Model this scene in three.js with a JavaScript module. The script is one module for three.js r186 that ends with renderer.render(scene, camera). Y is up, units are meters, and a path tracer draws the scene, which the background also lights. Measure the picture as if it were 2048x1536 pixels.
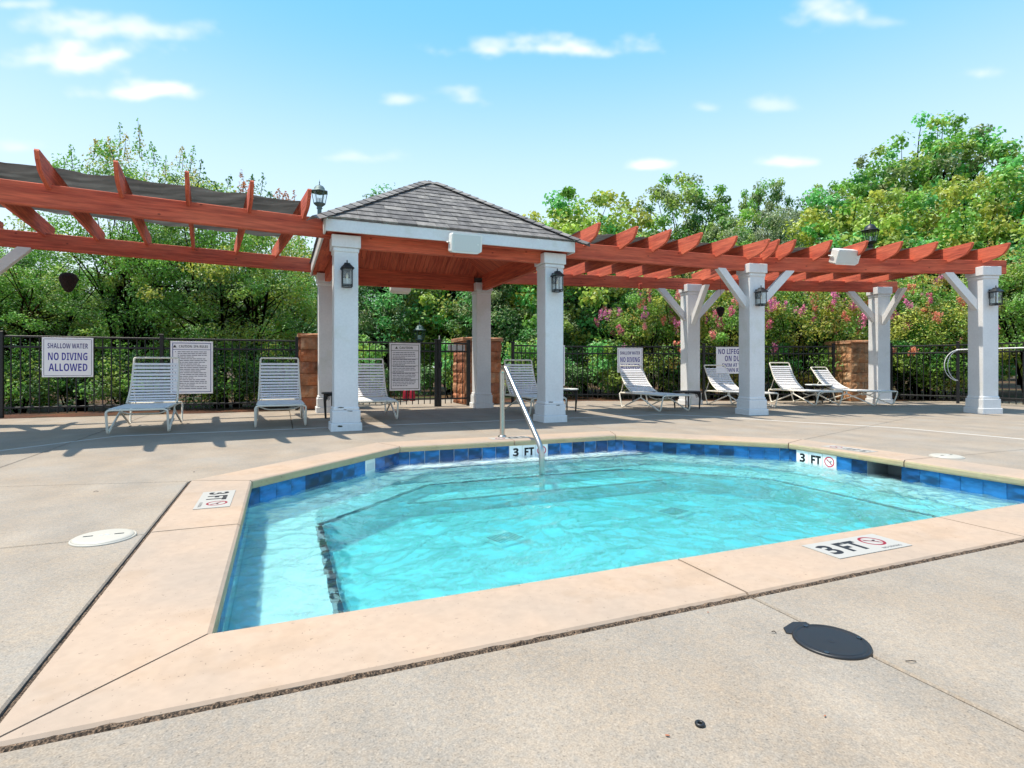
import * as THREE from 'three';
import { mergeGeometries } from 'three/addons/utils/BufferGeometryUtils.js';

// ---------------------------------------------------------------- camera, sky, sun, exposure
const EYE = 0.86, FOC = 1120, HORIZON = 735;              // eye height (m), focal length and horizon row of the 2048 x 1536 photograph
const scene = new THREE.Scene();
const camera = new THREE.PerspectiveCamera(2 * Math.atan(768 / FOC) * 180 / Math.PI, 4 / 3, 0.05, 600);
camera.position.set(0, EYE, 0);
camera.lookAt(0, EYE, -10);
camera.setViewOffset(2048, 1536, 0, 768 - HORIZON, 2048, 1536);
camera.updateProjectionMatrix();
const renderer = new THREE.WebGLRenderer({ antialias: true });
renderer.toneMapping = THREE.LinearToneMapping;
renderer.toneMappingExposure = 1.5;
renderer.shadowMap.enabled = true;
const sun = new THREE.DirectionalLight(new THREE.Color(1.0, 0.92, 0.79), 4.3);
sun.position.set(-0.379 * 30, 30, 0.0);
sun.target.position.set(0, 0, 0);
sun.castShadow = true;
sun.shadow.mapSize.set(4096, 4096);
Object.assign(sun.shadow.camera, { left: -30, right: 30, top: 30, bottom: -30, near: 1, far: 90 });
scene.add(sun, sun.target);

// ---------------------------------------------------------------- small helpers
function rng(seed) { let a = seed >>> 0; return () => { a = (a + 0x6D2B79F5) | 0; let t = Math.imul(a ^ (a >>> 15), 1 | a); t = (t + Math.imul(t ^ (t >>> 7), 61 | t)) ^ t; return ((t ^ (t >>> 14)) >>> 0) / 4294967296; }; }
const clamp = (x, a = 0, b = 1) => Math.min(b, Math.max(a, x)), lerp = (a, b, t) => a + (b - a) * t;
const smooth = (a, b, x) => { const t = clamp((x - a) / (b - a)); return t * t * (3 - 2 * t); };
const V = (x, y, z) => new THREE.Vector3(x, y, z);
const hash = (x, y, s) => { let h = Math.imul(x, 374761393) ^ Math.imul(y, 668265263) ^ Math.imul(s + 11, 1274126177); h = Math.imul(h ^ (h >>> 13), 1274126177); return ((h ^ (h >>> 16)) >>> 0) / 4294967296; };
function vnoise(x, y, px, py, s = 0) {                      // value noise that repeats every px, py cells
  const xi = Math.floor(x), yi = Math.floor(y), fx = x - xi, fy = y - yi, u = fx * fx * (3 - 2 * fx), v = fy * fy * (3 - 2 * fy);
  const m = (a, p) => ((a % p) + p) % p, x0 = m(xi, px), x1 = m(xi + 1, px), y0 = m(yi, py), y1 = m(yi + 1, py);
  return lerp(lerp(hash(x0, y0, s), hash(x1, y0, s), u), lerp(hash(x0, y1, s), hash(x1, y1, s), u), v);
}
function fbm(x, y, px, py, oct, s = 0) { let a = 0.5, t = 0, n = 0; for (let o = 0; o < oct; o++) { t += a * vnoise(x, y, px, py, s + o * 7); n += a; a *= 0.5; x *= 2; y *= 2; px *= 2; py *= 2; } return t / n; }

// computed sky: clear air, paler towards the horizon, with scattered flat fair-weather clouds all round
{
  const W = 2048, H = 1024, data = new Float32Array(W * H * 4), R = rng(5), clouds = [];
  const seen = [[150, 122, 175, 34, 1], [225, 60, 190, 26, .75], [292, 187, 115, 20, 1.05], [40, 8, 60, 10, .6], [1100, 98, 190, 26, .95], [985, 92, 80, 20, .6], [1660, 32, 85, 32, .75], [805, 200, 62, 16, .6], [938, 200, 52, 17, .6], [735, 316, 75, 14, .5], [1298, 332, 44, 11, .95], [1565, 326, 60, 11, .95], [1545, 213, 50, 15, .45], [1405, 217, 34, 11, .5], [1965, 148, 46, 15, .65], [1750, 45, 50, 14, .35], [30, 296, 45, 12, .4]];
  for (const [u, v, hw, hh, k] of seen) {
    const x = (u - 1024) / FOC, y = (HORIZON - v) / FOC, r = Math.hypot(x, 1);
    clouds.push([x, y, hw / FOC, hh / FOC * 1.1, k * 0.95, 1]);
  }
  for (let i = 0; i < 58; i++) { const az = (0.85 + R() * (2 * Math.PI - 1.7)), el = 0.12 + 0.85 * R() * R(), w = 0.035 + 0.11 * R(); clouds.push([az > Math.PI ? az - 2 * Math.PI : az, el, w / Math.cos(el), w * (0.15 + 0.1 * R()), 0.45 + 0.6 * R(), 0]); }
  const top = [0.11, 0.36, 0.80], mid = [0.165, 0.53, 0.96], low = [0.64, 0.83, 0.975], hor = [0.86, 0.93, 0.98], SKY = 1.22 / 1.5;
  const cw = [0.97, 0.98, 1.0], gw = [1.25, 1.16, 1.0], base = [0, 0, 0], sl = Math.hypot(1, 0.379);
  for (let j = 0; j < H; j++) {
    const el = ((j + 0.5) / H - 0.5) * Math.PI, ce_ = Math.cos(el), se = Math.sin(el), a = smooth(0.0, 0.25, el), b = smooth(0.2, 0.6, el), c = smooth(0.5, 1.35, el);
    for (let k = 0; k < 3; k++) base[k] = lerp(lerp(lerp(hor[k], low[k], a), mid[k], b), top[k], c);
    const row = el > 0.02 && el < 1.2 ? clouds.filter((q) => q[5] || Math.abs(el - q[1]) < q[3] * 2.6) : [];
    for (let i = 0; i < W; i++) {
      const ang = ((i + 0.5) / W - 0.5) * 2 * Math.PI, x = Math.cos(ang), z = Math.sin(ang), o = (j * W + i) * 4;
      const ga = el > -0.1 ? Math.acos(clamp((-0.379 * x * ce_ + se) / sl)) / 0.38 : 4, fillGlow = 0.95 * Math.exp(-ga * ga) + 0.22 * Math.exp(-ga * 0.9);   // warm glow round the unseen sun, added to fill the shade
      let dens = 0;
      if (row.length) {
        const az = Math.atan2(x, -z), ahead = z < -0.3, ax = x / -z, ay = se / ce_ / -z; let n = -1, n2 = 0;
        for (const [ca, ce, hw, hh, k, flat] of row) {           // clouds ahead lie along the x axis, the others round the horizon
          if (flat && !ahead) continue;
          let da = (flat ? ax : az) - ca; if (!flat && da > Math.PI) da -= 2 * Math.PI; if (!flat && da < -Math.PI) da += 2 * Math.PI;
          const dy = ((flat ? ay : el) - ce) / hh; if (Math.abs(da) > hw * 1.7 || Math.abs(dy) > 2.6) continue;
          if (n < 0) { const p = flat ? ax : az, q = flat ? ay : el; n = fbm(p * 24 + 300, q * 52 + 40, 4096, 4096, 5, 3); n2 = fbm(p * 8 + 300, q * 22, 4096, 4096, 3, 9); }
          const r = Math.hypot(da / hw, dy * (dy < 0 ? 1.5 : 0.85));
          dens = Math.max(dens, k * smooth(-0.1, 1.2, 1.08 - r + (n - 0.5) * 1.5 + (n2 - 0.5) * 1.0) * smooth(1.7, 1.2, Math.abs(da) / hw) * smooth(2.6, 1.8, Math.abs(dy)));
        }
        dens = clamp(dens);
      }
      for (let k = 0; k < 3; k++) data[o + k] = lerp(base[k] + fillGlow * gw[k], cw[k], dens) * SKY;
      data[o + 3] = 1;
    }
  }
  const sky = new THREE.DataTexture(data, W, H, THREE.RGBAFormat, THREE.FloatType);
  sky.mapping = THREE.EquirectangularReflectionMapping; sky.magFilter = THREE.LinearFilter; sky.needsUpdate = true;
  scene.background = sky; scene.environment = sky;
}

// ---------------------------------------------------------------- textures (grain, stains, print), all repeat in metres
function tex(w, h, fn, srgb, rep) {
  const d = new Uint8Array(w * h * 4);
  for (let j = 0; j < h; j++) for (let i = 0; i < w; i++) { const c = fn(i / w, j / h, i, j), o = (j * w + i) * 4; for (let k = 0; k < 3; k++) d[o + k] = clamp(Math.round((Array.isArray(c) ? c[k] : c) * 255), 0, 255); d[o + 3] = 255; }
  const t = new THREE.DataTexture(d, w, h); t.wrapS = t.wrapT = THREE.RepeatWrapping; t.magFilter = THREE.LinearFilter; if (srgb) t.colorSpace = THREE.SRGBColorSpace; if (rep) t.repeat.set(rep[0], rep[1]); t.needsUpdate = true; return t;
}
const std = (o) => new THREE.MeshStandardMaterial(o), phys = (o) => new THREE.MeshPhysicalMaterial(o);
const lin = (r, g, b) => new THREE.Color().setRGB(r, g, b);
const sp = (i, j, s) => hash(i, j, s);
// exposed fine aggregate concrete, 1.3 m tile
const aggMap = tex(1536, 1536, (x, y, i, j) => {
  const big = fbm(x * 5, y * 5, 5, 5, 4, 1), f = fbm(x * 90, y * 90, 90, 90, 2, 2), g = vnoise(x * 420, y * 420, 420, 420, 4), st = fbm(x * 3, y * 3, 3, 3, 3, 21);
  let v = 0.84 + (big - 0.5) * 0.12 + (f - 0.5) * 0.045 + (g - 0.5) * 0.15;
  if (g > 0.93) v += 0.06; if (g < 0.08) v -= 0.12;
  const warm = (f - 0.5) * 0.035 + (st - 0.5) * 0.05;
  return [v + warm, v, v - warm * 1.2];
}, true, [1 / 1.3, 1 / 1.3]);
const aggBump = tex(512, 512, (x, y) => 0.5 + (vnoise(x * 170, y * 170, 170, 170, 4) - 0.5) * 0.8 + (fbm(x * 40, y * 40, 40, 40, 2, 2) - 0.5) * 0.4, false, [1 / 1.3, 1 / 1.3]);
const copMap = tex(1024, 1024, (x, y, i, j) => {
  const big = fbm(x * 4, y * 4, 4, 4, 4, 31), f = fbm(x * 60, y * 60, 60, 60, 3, 32), sk = fbm(x * 9, y * 9, 9, 9, 3, 35), pit = vnoise(x * 210, y * 210, 210, 210, 33);
  let v = 0.90 + (big - 0.5) * 0.10 + (f - 0.5) * 0.06; const dirt = smooth(0.60, 0.76, sk) * 0.5;
  if (pit > 0.955 - dirt * 0.06) v -= 0.22;
  const c = (big - 0.5) * 0.07;
  return [v + c - dirt * 0.03, v - dirt * 0.05, v - c - dirt * 0.08];
}, true, [1 / 1.6, 1 / 1.6]);
const roughMap = tex(256, 256, (x, y) => { const f = fbm(x * 40, y * 40, 40, 40, 3, 41), g = vnoise(x * 90, y * 90, 90, 90, 43); return 0.5 + (f - 0.5) * 0.9 + (g - 0.5) * 0.5; }, true, [4, 4]);
// stained rough-sawn timber, grain along u: 2.4 m x 0.6 m
const woodMap = tex(1024, 256, (x, y) => {
  const w = fbm(x * 3, y * 6, 3, 6, 3, 51) * 2.2, g = fbm(x * 6 + w * 0.2, y * 26 + w, 6, 26, 4, 52), fine = vnoise(x * 30, y * 150, 30, 150, 53), pt = fbm(x * 5, y * 5, 5, 5, 4, 57);
  let v = 0.86 + (g - 0.5) * 0.34 + (fine - 0.5) * 0.14 + (pt - 0.5) * 0.16;
  const crack = vnoise(x * 5, y * 40, 5, 40, 58); if (crack > 0.93) v -= 0.28 * (crack - 0.93) / 0.07;
  for (let k = 0; k < 6; k++) { const kx = hash(k, 3, 7), ky = hash(k, 4, 7), dx = (x - kx) * 2.4, dy = (y - ky) * 0.6, r = Math.hypot(dx * 0.7, dy); if (r < 0.016) v -= 0.42 * (1 - r / 0.016); }
  const hue = (pt - 0.5) * 0.14 + (g - 0.5) * 0.1;
  return [v + 0.02, v + hue * 0.9, v + hue * 0.7];
}, true, [1 / 2.4, 1 / 0.6]);
const woodBump = tex(512, 256, (x, y) => fbm(x * 6, y * 60, 6, 60, 3, 52), false, [1 / 2.4, 1 / 0.6]);
const paintMap = tex(512, 512, (x, y) => { const f = fbm(x * 6, y * 6, 6, 6, 4, 61), g = vnoise(x * 120, y * 120, 120, 120, 62), d = smooth(0.62, 0.8, fbm(x * 9, y * 9, 9, 9, 4, 64)); const v = 0.94 + (f - 0.5) * 0.07 + (g - 0.5) * 0.03; return [v - d * 0.025, v - d * 0.024, v - d * 0.04]; }, true, [1 / 2.3, 1 / 2.3]);
const shinMap = tex(512, 512, (x, y) => { const g = vnoise(x * 256, y * 256, 256, 256, 71), f = fbm(x * 14, y * 5, 14, 5, 4, 72); const v = 0.78 + (g - 0.5) * 0.35 + (f - 0.5) * 0.3; return [v * 1.02, v, v * 0.985]; }, true, [1 / 0.8, 1 / 0.8]);
const stoneMap = tex(512, 512, (x, y) => { const f = fbm(x * 5, y * 5, 5, 5, 5, 81), g = vnoise(x * 140, y * 140, 140, 140, 82), r = fbm(x * 9, y * 4, 9, 4, 4, 84); const v = 0.8 + (f - 0.5) * 0.5 + (g - 0.5) * 0.2; return [v, v * (0.96 + (r - 0.5) * 0.3), v * (0.92 + (r - 0.5) * 0.5)]; }, true, [1 / 0.7, 1 / 0.7]);
const glazeMap = tex(256, 128, (x, y) => { const f = fbm(x * 5, y * 9, 5, 9, 4, 91), s = fbm(x * 3, y * 22, 3, 22, 3, 94), v = 0.5 + smooth(0.25, 0.8, f) * 0.42 + (s - 0.5) * 0.16; return [v * 0.6, v * 0.88, v]; }, true, [1 / 0.7, 1 / 0.5]);
const plasterMap = tex(512, 512, (x, y) => { const f = fbm(x * 6, y * 6, 6, 6, 5, 101), g = fbm(x * 30, y * 30, 30, 30, 2, 104), v = 0.9 + (f - 0.5) * 0.16 + (g - 0.5) * 0.08; return [v, v, v]; }, true, [1 / 1.4, 1 / 1.4]);
const soilMap = tex(512, 512, (x, y) => { const f = fbm(x * 8, y * 8, 8, 8, 5, 111), g = vnoise(x * 200, y * 200, 200, 200, 112), q = smooth(0.45, 0.62, fbm(x * 4, y * 4, 4, 4, 3, 115)); const v = 0.55 + (f - 0.5) * 0.5 + (g - 0.5) * 0.4; return [v * lerp(1, 0.62, q), v * lerp(0.78, 0.8, q), v * lerp(0.55, 0.35, q)]; }, true, [1 / 3, 1 / 3]);
const clothMap = tex(256, 256, (x, y, i, j) => { const f = fbm(x * 4, y * 14, 4, 14, 4, 121), d = fbm(x * 2, y * 3, 2, 3, 3, 122); const v = 0.66 + (f - 0.5) * 0.5 + (d - 0.5) * 0.3 + ((i + j) % 2) * 0.05; return [v, v * 1.0, v * 0.99]; }, true, [1 / 1.6, 1 / 1.6]);
const barkMap = tex(256, 256, (x, y) => { const f = fbm(x * 8, y * 3, 8, 3, 4, 131), v = 0.6 + (f - 0.5) * 0.9; return [v, v * 0.96, v * 0.9]; }, true, [2, 1]);

const M = {
  deck: std({ color: lin(0.405, 0.338, 0.266), map: aggMap, bumpMap: aggBump, bumpScale: 0.0008, roughness: 0.92 }),
  coping: std({ color: lin(0.475, 0.355, 0.262), map: copMap, roughness: 0.8 }),
  copEdge: std({ color: lin(0.50, 0.41, 0.245), map: copMap, roughness: 0.85 }),
  joint: std({ color: lin(0.40, 0.265, 0.17), map: roughMap, bumpMap: roughMap, bumpScale: 0.006, roughness: 1 }),
  wood: std({ color: lin(0.70, 0.145, 0.07), map: woodMap, bumpMap: woodBump, bumpScale: 0.002, roughness: 0.78 }),
  ceil: std({ color: lin(0.70, 0.145, 0.07), map: woodMap, roughness: 0.7 }),
  white: std({ color: lin(0.80, 0.80, 0.795), map: paintMap, roughness: 0.55 }),
  plastic: std({ color: lin(0.74, 0.74, 0.70), roughness: 0.5 }),
  grille: std({ color: lin(0.60, 0.62, 0.60), roughness: 0.6 }),
  black: std({ color: lin(0.007, 0.007, 0.008), roughness: 0.5, metalness: 0.0 }),
  iron: std({ color: lin(0.018, 0.02, 0.022), roughness: 0.45, metalness: 0.3 }),
  verdigris: std({ color: lin(0.10, 0.15, 0.15), roughness: 0.6, metalness: 0.3 }),
  frame: std({ color: lin(0.80, 0.75, 0.64), roughness: 0.42 }),
  strap: std({ color: lin(0.84, 0.82, 0.83), roughness: 0.5 }),
  strapSeatShaded: std({ color: lin(0.76, 0.75, 0.75), roughness: 0.5 }),  // same straps as the back; the darker look of the seats is put into the colour
  steel: std({ color: lin(0.52, 0.49, 0.44), roughness: 0.3, metalness: 1.0 }),
  glass: phys({ color: lin(0.93, 0.95, 0.95), roughness: 0.04, transmission: 1, thickness: 0, ior: 1.5 }),
  frosted: phys({ color: lin(0.85, 0.87, 0.86), roughness: 0.12, transmission: 0.55, thickness: 0, ior: 1.5 }),
  bulb: std({ color: lin(0.75, 0.62, 0.45), roughness: 0.2 }),
  lid: std({ color: lin(0.44, 0.41, 0.35), roughness: 0.5 }),
  lidBlack: std({ color: lin(0.013, 0.013, 0.014), roughness: 0.42 }),
  drain: std({ color: lin(0.50, 0.48, 0.45), roughness: 0.5 }),
  plaster: std({ color: lin(0.80, 0.86, 0.85), map: plasterMap, roughness: 0.75 }),
  trim: std({ color: lin(0.02, 0.024, 0.03), roughness: 0.3 }),
  grout: std({ color: lin(0.70, 0.72, 0.72), roughness: 0.8 }),
  tile: std({ color: lin(0.07, 0.30, 0.72), map: glazeMap, roughness: 0.12 }),
  recessShade: std({ color: lin(0.012, 0.02, 0.03), roughness: 0.25 }),  // near-black colour in place of the shade inside recesses
  cloth: phys({ color: lin(0.21, 0.215, 0.205), map: clothMap, roughness: 1, transmission: 0.3, thickness: 0, ior: 1.1 }),
  soil: std({ color: lin(0.26, 0.20, 0.13), map: soilMap, roughness: 1 }),
  mulch: std({ color: lin(0.24, 0.12, 0.055), map: soilMap, roughness: 1 }),
  bark: std({ color: lin(0.13, 0.10, 0.075), map: barkMap, roughness: 0.95 }),
  barkPale: std({ color: lin(0.34, 0.25, 0.16), map: barkMap, roughness: 0.9 }),
  nest: std({ color: lin(0.09, 0.035, 0.03), map: roughMap, bumpMap: roughMap, bumpScale: 0.01, roughness: 1 }),
  red: std({ color: lin(0.36, 0.01, 0.035), roughness: 0.6 }),
  navy: std({ color: lin(0.02, 0.03, 0.12), roughness: 0.6 }),
};
const shingleMats = [[.15, .146, .142], [.185, .18, .172], [.125, .122, .121], [.20, .194, .184], [.165, .16, .154], [.11, .108, .108]].map((c) => std({ color: lin(...c.map((v) => v * 1.75)), map: shinMap, roughness: 0.95 }));
const stoneMats = [[.42, .17, .085], [.47, .21, .11], [.36, .14, .075], [.45, .24, .14], [.33, .15, .09]].map((c) => std({ color: lin(...c.map((v) => v * 1.35)), map: stoneMap, bumpMap: stoneMap, bumpScale: 0.012, roughness: 0.95 }));
const wallMats = [[.42, .27, .14], [.36, .22, .11], [.48, .33, .19], [.3, .2, .12]].map((c) => std({ color: lin(...c), map: stoneMap, roughness: 0.95 }));
const tanMats = [[.62, .36, .20], [.55, .30, .16], [.66, .42, .25], [.5, .3, .18]].map((c) => std({ color: lin(...c), map: stoneMap, bumpMap: stoneMap, bumpScale: 0.012, roughness: 0.95 }));
const tileMats = [[.07, .25, .52], [.09, .31, .62], [.045, .16, .36], [.08, .28, .55], [.025, .09, .22]].map((c) => std({ color: lin(...c), map: glazeMap, roughness: 0.12 }));

// ---------------------------------------------------------------- geometry helpers
class Soup {                                               // flat-shaded triangles with box-projected uv in metres
  constructor() { this.p = []; }
  tri(a, b, c) { this.p.push(...a, ...b, ...c); return this; }
  quad(a, b, c, d) { return this.tri(a, b, c).tri(a, c, d); }
  geo(long = 'x', off = [0, 0]) {
    const p = new Float32Array(this.p), n = new Float32Array(p.length), uv = new Float32Array(p.length / 3 * 2), L = { x: 0, y: 1, z: 2 }[long];
    const a = V(0, 0, 0), b = V(0, 0, 0), c = V(0, 0, 0);
    for (let i = 0; i < p.length; i += 9) {
      a.fromArray(p, i); b.fromArray(p, i + 3).sub(a); c.fromArray(p, i + 6).sub(a); b.cross(c).normalize();
      const nn = [b.x, b.y, b.z], ab = nn.map(Math.abs), k = ab.indexOf(Math.max(...ab)), ax = [0, 1, 2].filter((q) => q !== k); if (ax[1] === L) ax.reverse();
      for (let v = 0; v < 3; v++) { for (let q = 0; q < 3; q++) n[i + v * 3 + q] = nn[q]; uv[(i / 3 + v) * 2] = p[i + v * 3 + ax[0]] + off[0]; uv[(i / 3 + v) * 2 + 1] = p[i + v * 3 + ax[1]] + off[1]; }
    }
    const g = new THREE.BufferGeometry(); g.setAttribute('position', new THREE.BufferAttribute(p, 3)); g.setAttribute('normal', new THREE.BufferAttribute(n, 3)); g.setAttribute('uv', new THREE.BufferAttribute(uv, 2)); return g;
  }
}
// box with chamfered edges, centred; long: axis of the grain; off shifts the grain
function cbox(w, h, d, b = 0.004, long = 'x', off = [0, 0]) {
  const s = new Soup(), X = w / 2, Y = h / 2, Z = d / 2, P = {}; b = Math.min(b, X * 0.45, Y * 0.45, Z * 0.45);
  for (const sx of [-1, 1]) for (const sy of [-1, 1]) for (const sz of [-1, 1]) P[[sx, sy, sz]] = [[sx * X, sy * (Y - b), sz * (Z - b)], [sx * (X - b), sy * Y, sz * (Z - b)], [sx * (X - b), sy * (Y - b), sz * Z]];
  const g = (x, y, z, k) => P[[x, y, z]][k];
  const q = (a, c, d2, e, out) => { const u = V(...c).sub(V(...a)), v = V(...d2).sub(V(...a)); if (u.cross(v).dot(V(...out)) < 0) s.quad(a, e, d2, c); else s.quad(a, c, d2, e); };
  for (const m of [-1, 1]) {
    q(g(m, -1, -1, 0), g(m, 1, -1, 0), g(m, 1, 1, 0), g(m, -1, 1, 0), [m, 0, 0]);
    q(g(-1, m, -1, 1), g(1, m, -1, 1), g(1, m, 1, 1), g(-1, m, 1, 1), [0, m, 0]);
    q(g(-1, -1, m, 2), g(1, -1, m, 2), g(1, 1, m, 2), g(-1, 1, m, 2), [0, 0, m]);
    for (const k of [-1, 1]) {
      q(g(m, k, -1, 0), g(m, k, -1, 1), g(m, k, 1, 1), g(m, k, 1, 0), [m, k, 0]);
      q(g(m, -1, k, 0), g(m, -1, k, 2), g(m, 1, k, 2), g(m, 1, k, 0), [m, 0, k]);
      q(g(-1, m, k, 1), g(-1, m, k, 2), g(1, m, k, 2), g(1, m, k, 1), [0, m, k]);
      for (const l of [-1, 1]) { const [a, c, e] = P[[m, k, l]]; const u = V(...c).sub(V(...a)), v = V(...e).sub(V(...a)); if (u.cross(v).dot(V(m, k, l)) < 0) s.tri(a, e, c); else s.tri(a, c, e); }
    }
  }
  return s.geo(long, off);
}
// prism from a polygon in (x, z) between y0 and y1, top edge chamfered by c
function ccw(poly) { let a = 0; for (let i = 0; i < poly.length; i++) { const [x, y] = poly[i], [u, v] = poly[(i + 1) % poly.length]; a += x * v - u * y; } return a > 0 ? poly : [...poly].reverse(); }
function inset(poly, d) {                                  // poly counter-clockwise, d > 0 shrinks
  const n = poly.length, out = [];
  for (let i = 0; i < n; i++) {
    const a = poly[(i + n - 1) % n], b = poly[i], c = poly[(i + 1) % n], u = [b[0] - a[0], b[1] - a[1]], w = [c[0] - b[0], c[1] - b[1]], lu = Math.hypot(...u), lw = Math.hypot(...w);
    const n1 = [-u[1] / lu, u[0] / lu], n2 = [-w[1] / lw, w[0] / lw], k = 1 + n1[0] * n2[0] + n1[1] * n2[1];
    out.push([b[0] + (n1[0] + n2[0]) / k * d, b[1] + (n1[1] + n2[1]) / k * d]);
  }
  return out;
}
function prism(poly, y0, y1, c = 0, bottom = false) {       // polygon given as (s, t): x = s, z = -t
  poly = ccw(poly); const s = new Soup(), top = c ? inset(poly, c) : poly, P = ([x, t], y) => [x, y, -t];
  const idx = THREE.ShapeUtils.triangulateShape(top.map(([x, y]) => new THREE.Vector2(x, y)), []);
  for (const [a, b, e] of idx) { s.tri(P(top[a], y1), P(top[b], y1), P(top[e], y1)); if (bottom) s.tri(P(poly[a], y0), P(poly[e], y0), P(poly[b], y0)); }
  for (let i = 0; i < poly.length; i++) { const j = (i + 1) % poly.length; s.quad(P(poly[i], y0), P(poly[j], y0), P(poly[j], y1 - c), P(poly[i], y1 - c)); if (c) s.quad(P(poly[i], y1 - c), P(poly[j], y1 - c), P(top[j], y1), P(top[i], y1)); }
  return s.geo('x');
}
function extrude(poly, w, long = 'x') {                    // polygon in (x, y), extruded along z, centred
  poly = ccw(poly); const s = new Soup(), z = w / 2, idx = THREE.ShapeUtils.triangulateShape(poly.map(([x, y]) => new THREE.Vector2(x, y)), []);
  for (const [a, b, c] of idx) { const P = (i, k) => [...poly[i], k]; s.tri(P(a, z), P(b, z), P(c, z)); s.tri(P(a, -z), P(c, -z), P(b, -z)); }
  for (let i = 0; i < poly.length; i++) { const j = (i + 1) % poly.length, A = poly[i], B = poly[j]; s.quad([...A, -z], [...B, -z], [...B, z], [...A, z]); }
  return s.geo(long);
}
function tube(pts, r, corner = 0.06, radial = 8, closed = false) {   // tube through points with rounded corners
  const path = new THREE.CurvePath(), P = pts.map((p) => Array.isArray(p) ? V(...p) : p); let cur = P[0];
  let count = 0;
  for (let i = 1; i < P.length - 1; i++) {
    const a = P[i - 1], b = P[i], c = P[i + 1], r1 = Math.min(corner, a.distanceTo(b) * 0.45, b.distanceTo(c) * 0.45);
    const p = b.clone().add(a.clone().sub(b).setLength(r1)), q = b.clone().add(c.clone().sub(b).setLength(r1));
    path.add(new THREE.LineCurve3(cur, p)); path.add(new THREE.QuadraticBezierCurve3(p, b, q)); cur = q; count += 2;
  }
  path.add(new THREE.LineCurve3(cur, P[P.length - 1]));
  const s = []; for (const c of path.curves) { const n = c.isLineCurve3 ? 1 : 5; for (let k = 0; k < n; k++) s.push(c.getPoint(k / n)); } s.push(P[P.length - 1].clone());
  const curve = new THREE.CatmullRomCurve3(s, false, 'centripetal');
  // sweep exactly over the sample points
  const pos = [], nor = [], uv = [], ind = []; let up = V(0.3, 0.9, 0.2).normalize(), prev = null, len = 0;
  for (let i = 0; i < s.length; i++) {
    const t = (i === 0 ? s[1].clone().sub(s[0]) : i === s.length - 1 ? s[i].clone().sub(s[i - 1]) : s[i + 1].clone().sub(s[i]).normalize().add(s[i].clone().sub(s[i - 1]).normalize())).normalize();
    let x = (prev || (Math.abs(t.y) > 0.9 ? V(1, 0, 0) : up)).clone(); x.addScaledVector(t, -x.dot(t)).normalize(); prev = x; const y = t.clone().cross(x); if (i) len += s[i].distanceTo(s[i - 1]);
    for (let k = 0; k <= radial; k++) { const a = k / radial * 2 * Math.PI, n = x.clone().multiplyScalar(Math.cos(a)).addScaledVector(y, Math.sin(a)); nor.push(n.x, n.y, n.z); pos.push(s[i].x + n.x * r, s[i].y + n.y * r, s[i].z + n.z * r); uv.push(len, k / radial * 2 * Math.PI * r); }
    if (i) for (let k = 0; k < radial; k++) { const a = (i - 1) * (radial + 1) + k, b = a + radial + 1; ind.push(a, a + 1, b, a + 1, b + 1, b); }
  }
  const g = new THREE.BufferGeometry(); g.setAttribute('position', new THREE.Float32BufferAttribute(pos, 3)); g.setAttribute('normal', new THREE.Float32BufferAttribute(nor, 3)); g.setAttribute('uv', new THREE.Float32BufferAttribute(uv, 2)); g.setIndex(ind);
  return g.toNonIndexed();
}
const lathe = (pts, seg = 24) => new THREE.LatheGeometry(pts.map(([x, y]) => new THREE.Vector2(x, y)), seg).toNonIndexed();
const cyl = (r0, r1, h, seg = 16) => new THREE.CylinderGeometry(r0, r1, h, seg).toNonIndexed();
const at = (g, x, y, z, ry = 0, rx = 0, rz = 0) => { const m = new THREE.Matrix4().makeRotationFromEuler(new THREE.Euler(rx, ry, rz, 'YXZ')); m.setPosition(x, y, z); return g.clone().applyMatrix4(m); };
const merge = (list) => mergeGeometries(list.map((g) => (g.index ? g.toNonIndexed() : g)));
const used = {};
function numbered(name) { const n = used[name] = (used[name] ?? -1) + 1; return n ? name + '_' + String(n).padStart(3, '0') : name; }
function mesh(parent, name, geometry, material, x = 0, y = 0, z = 0, ry = 0) { const m = new THREE.Mesh(geometry, material); m.name = name; m.position.set(x, y, z); m.rotation.y = ry; m.castShadow = m.receiveShadow = true; parent.add(m); return m; }
function thing(name, label, category, x = 0, y = 0, z = 0, ry = 0, group) { const o = new THREE.Group(); o.name = numbered(name); o.position.set(x, y, z); o.rotation.y = ry; if (label) o.userData = { label, category }; if (group) o.userData.group = group; scene.add(o); return o; }
function struct(name, x = 0, y = 0, z = 0, ry = 0) { const o = thing(name, null, null, x, y, z, ry); o.userData = { kind: 'structure' }; return o; }
function copy(o, label, x, y, z, ry, name) { const c = o.clone(); c.name = numbered(name || o.name.replace(/_\d{3}$/, '')); c.userData = { ...o.userData }; if (label) c.userData.label = label; c.position.set(x, y, z); c.rotation.y = ry; scene.add(c); return c; }
// the spa's own axes: s along its near edge, t away from it; TH is how far they are turned against the camera
const TH = 22.4 * Math.PI / 180, CT = Math.cos(TH), ST = Math.sin(TH), OX = -0.974, OD = 1.828;
const W = (s, t) => [OX + CT * s - ST * t, -(OD + ST * s + CT * t)];       // -> world x, z
const spaGroup = (name) => struct(name, OX, 0, -OD, TH);
// a point on the deck seen at photograph pixel (u, v)
const onDeck = (u, v) => [(u - 1024) / (v - HORIZON) * EYE, -FOC / (v - HORIZON) * EYE];
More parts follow.
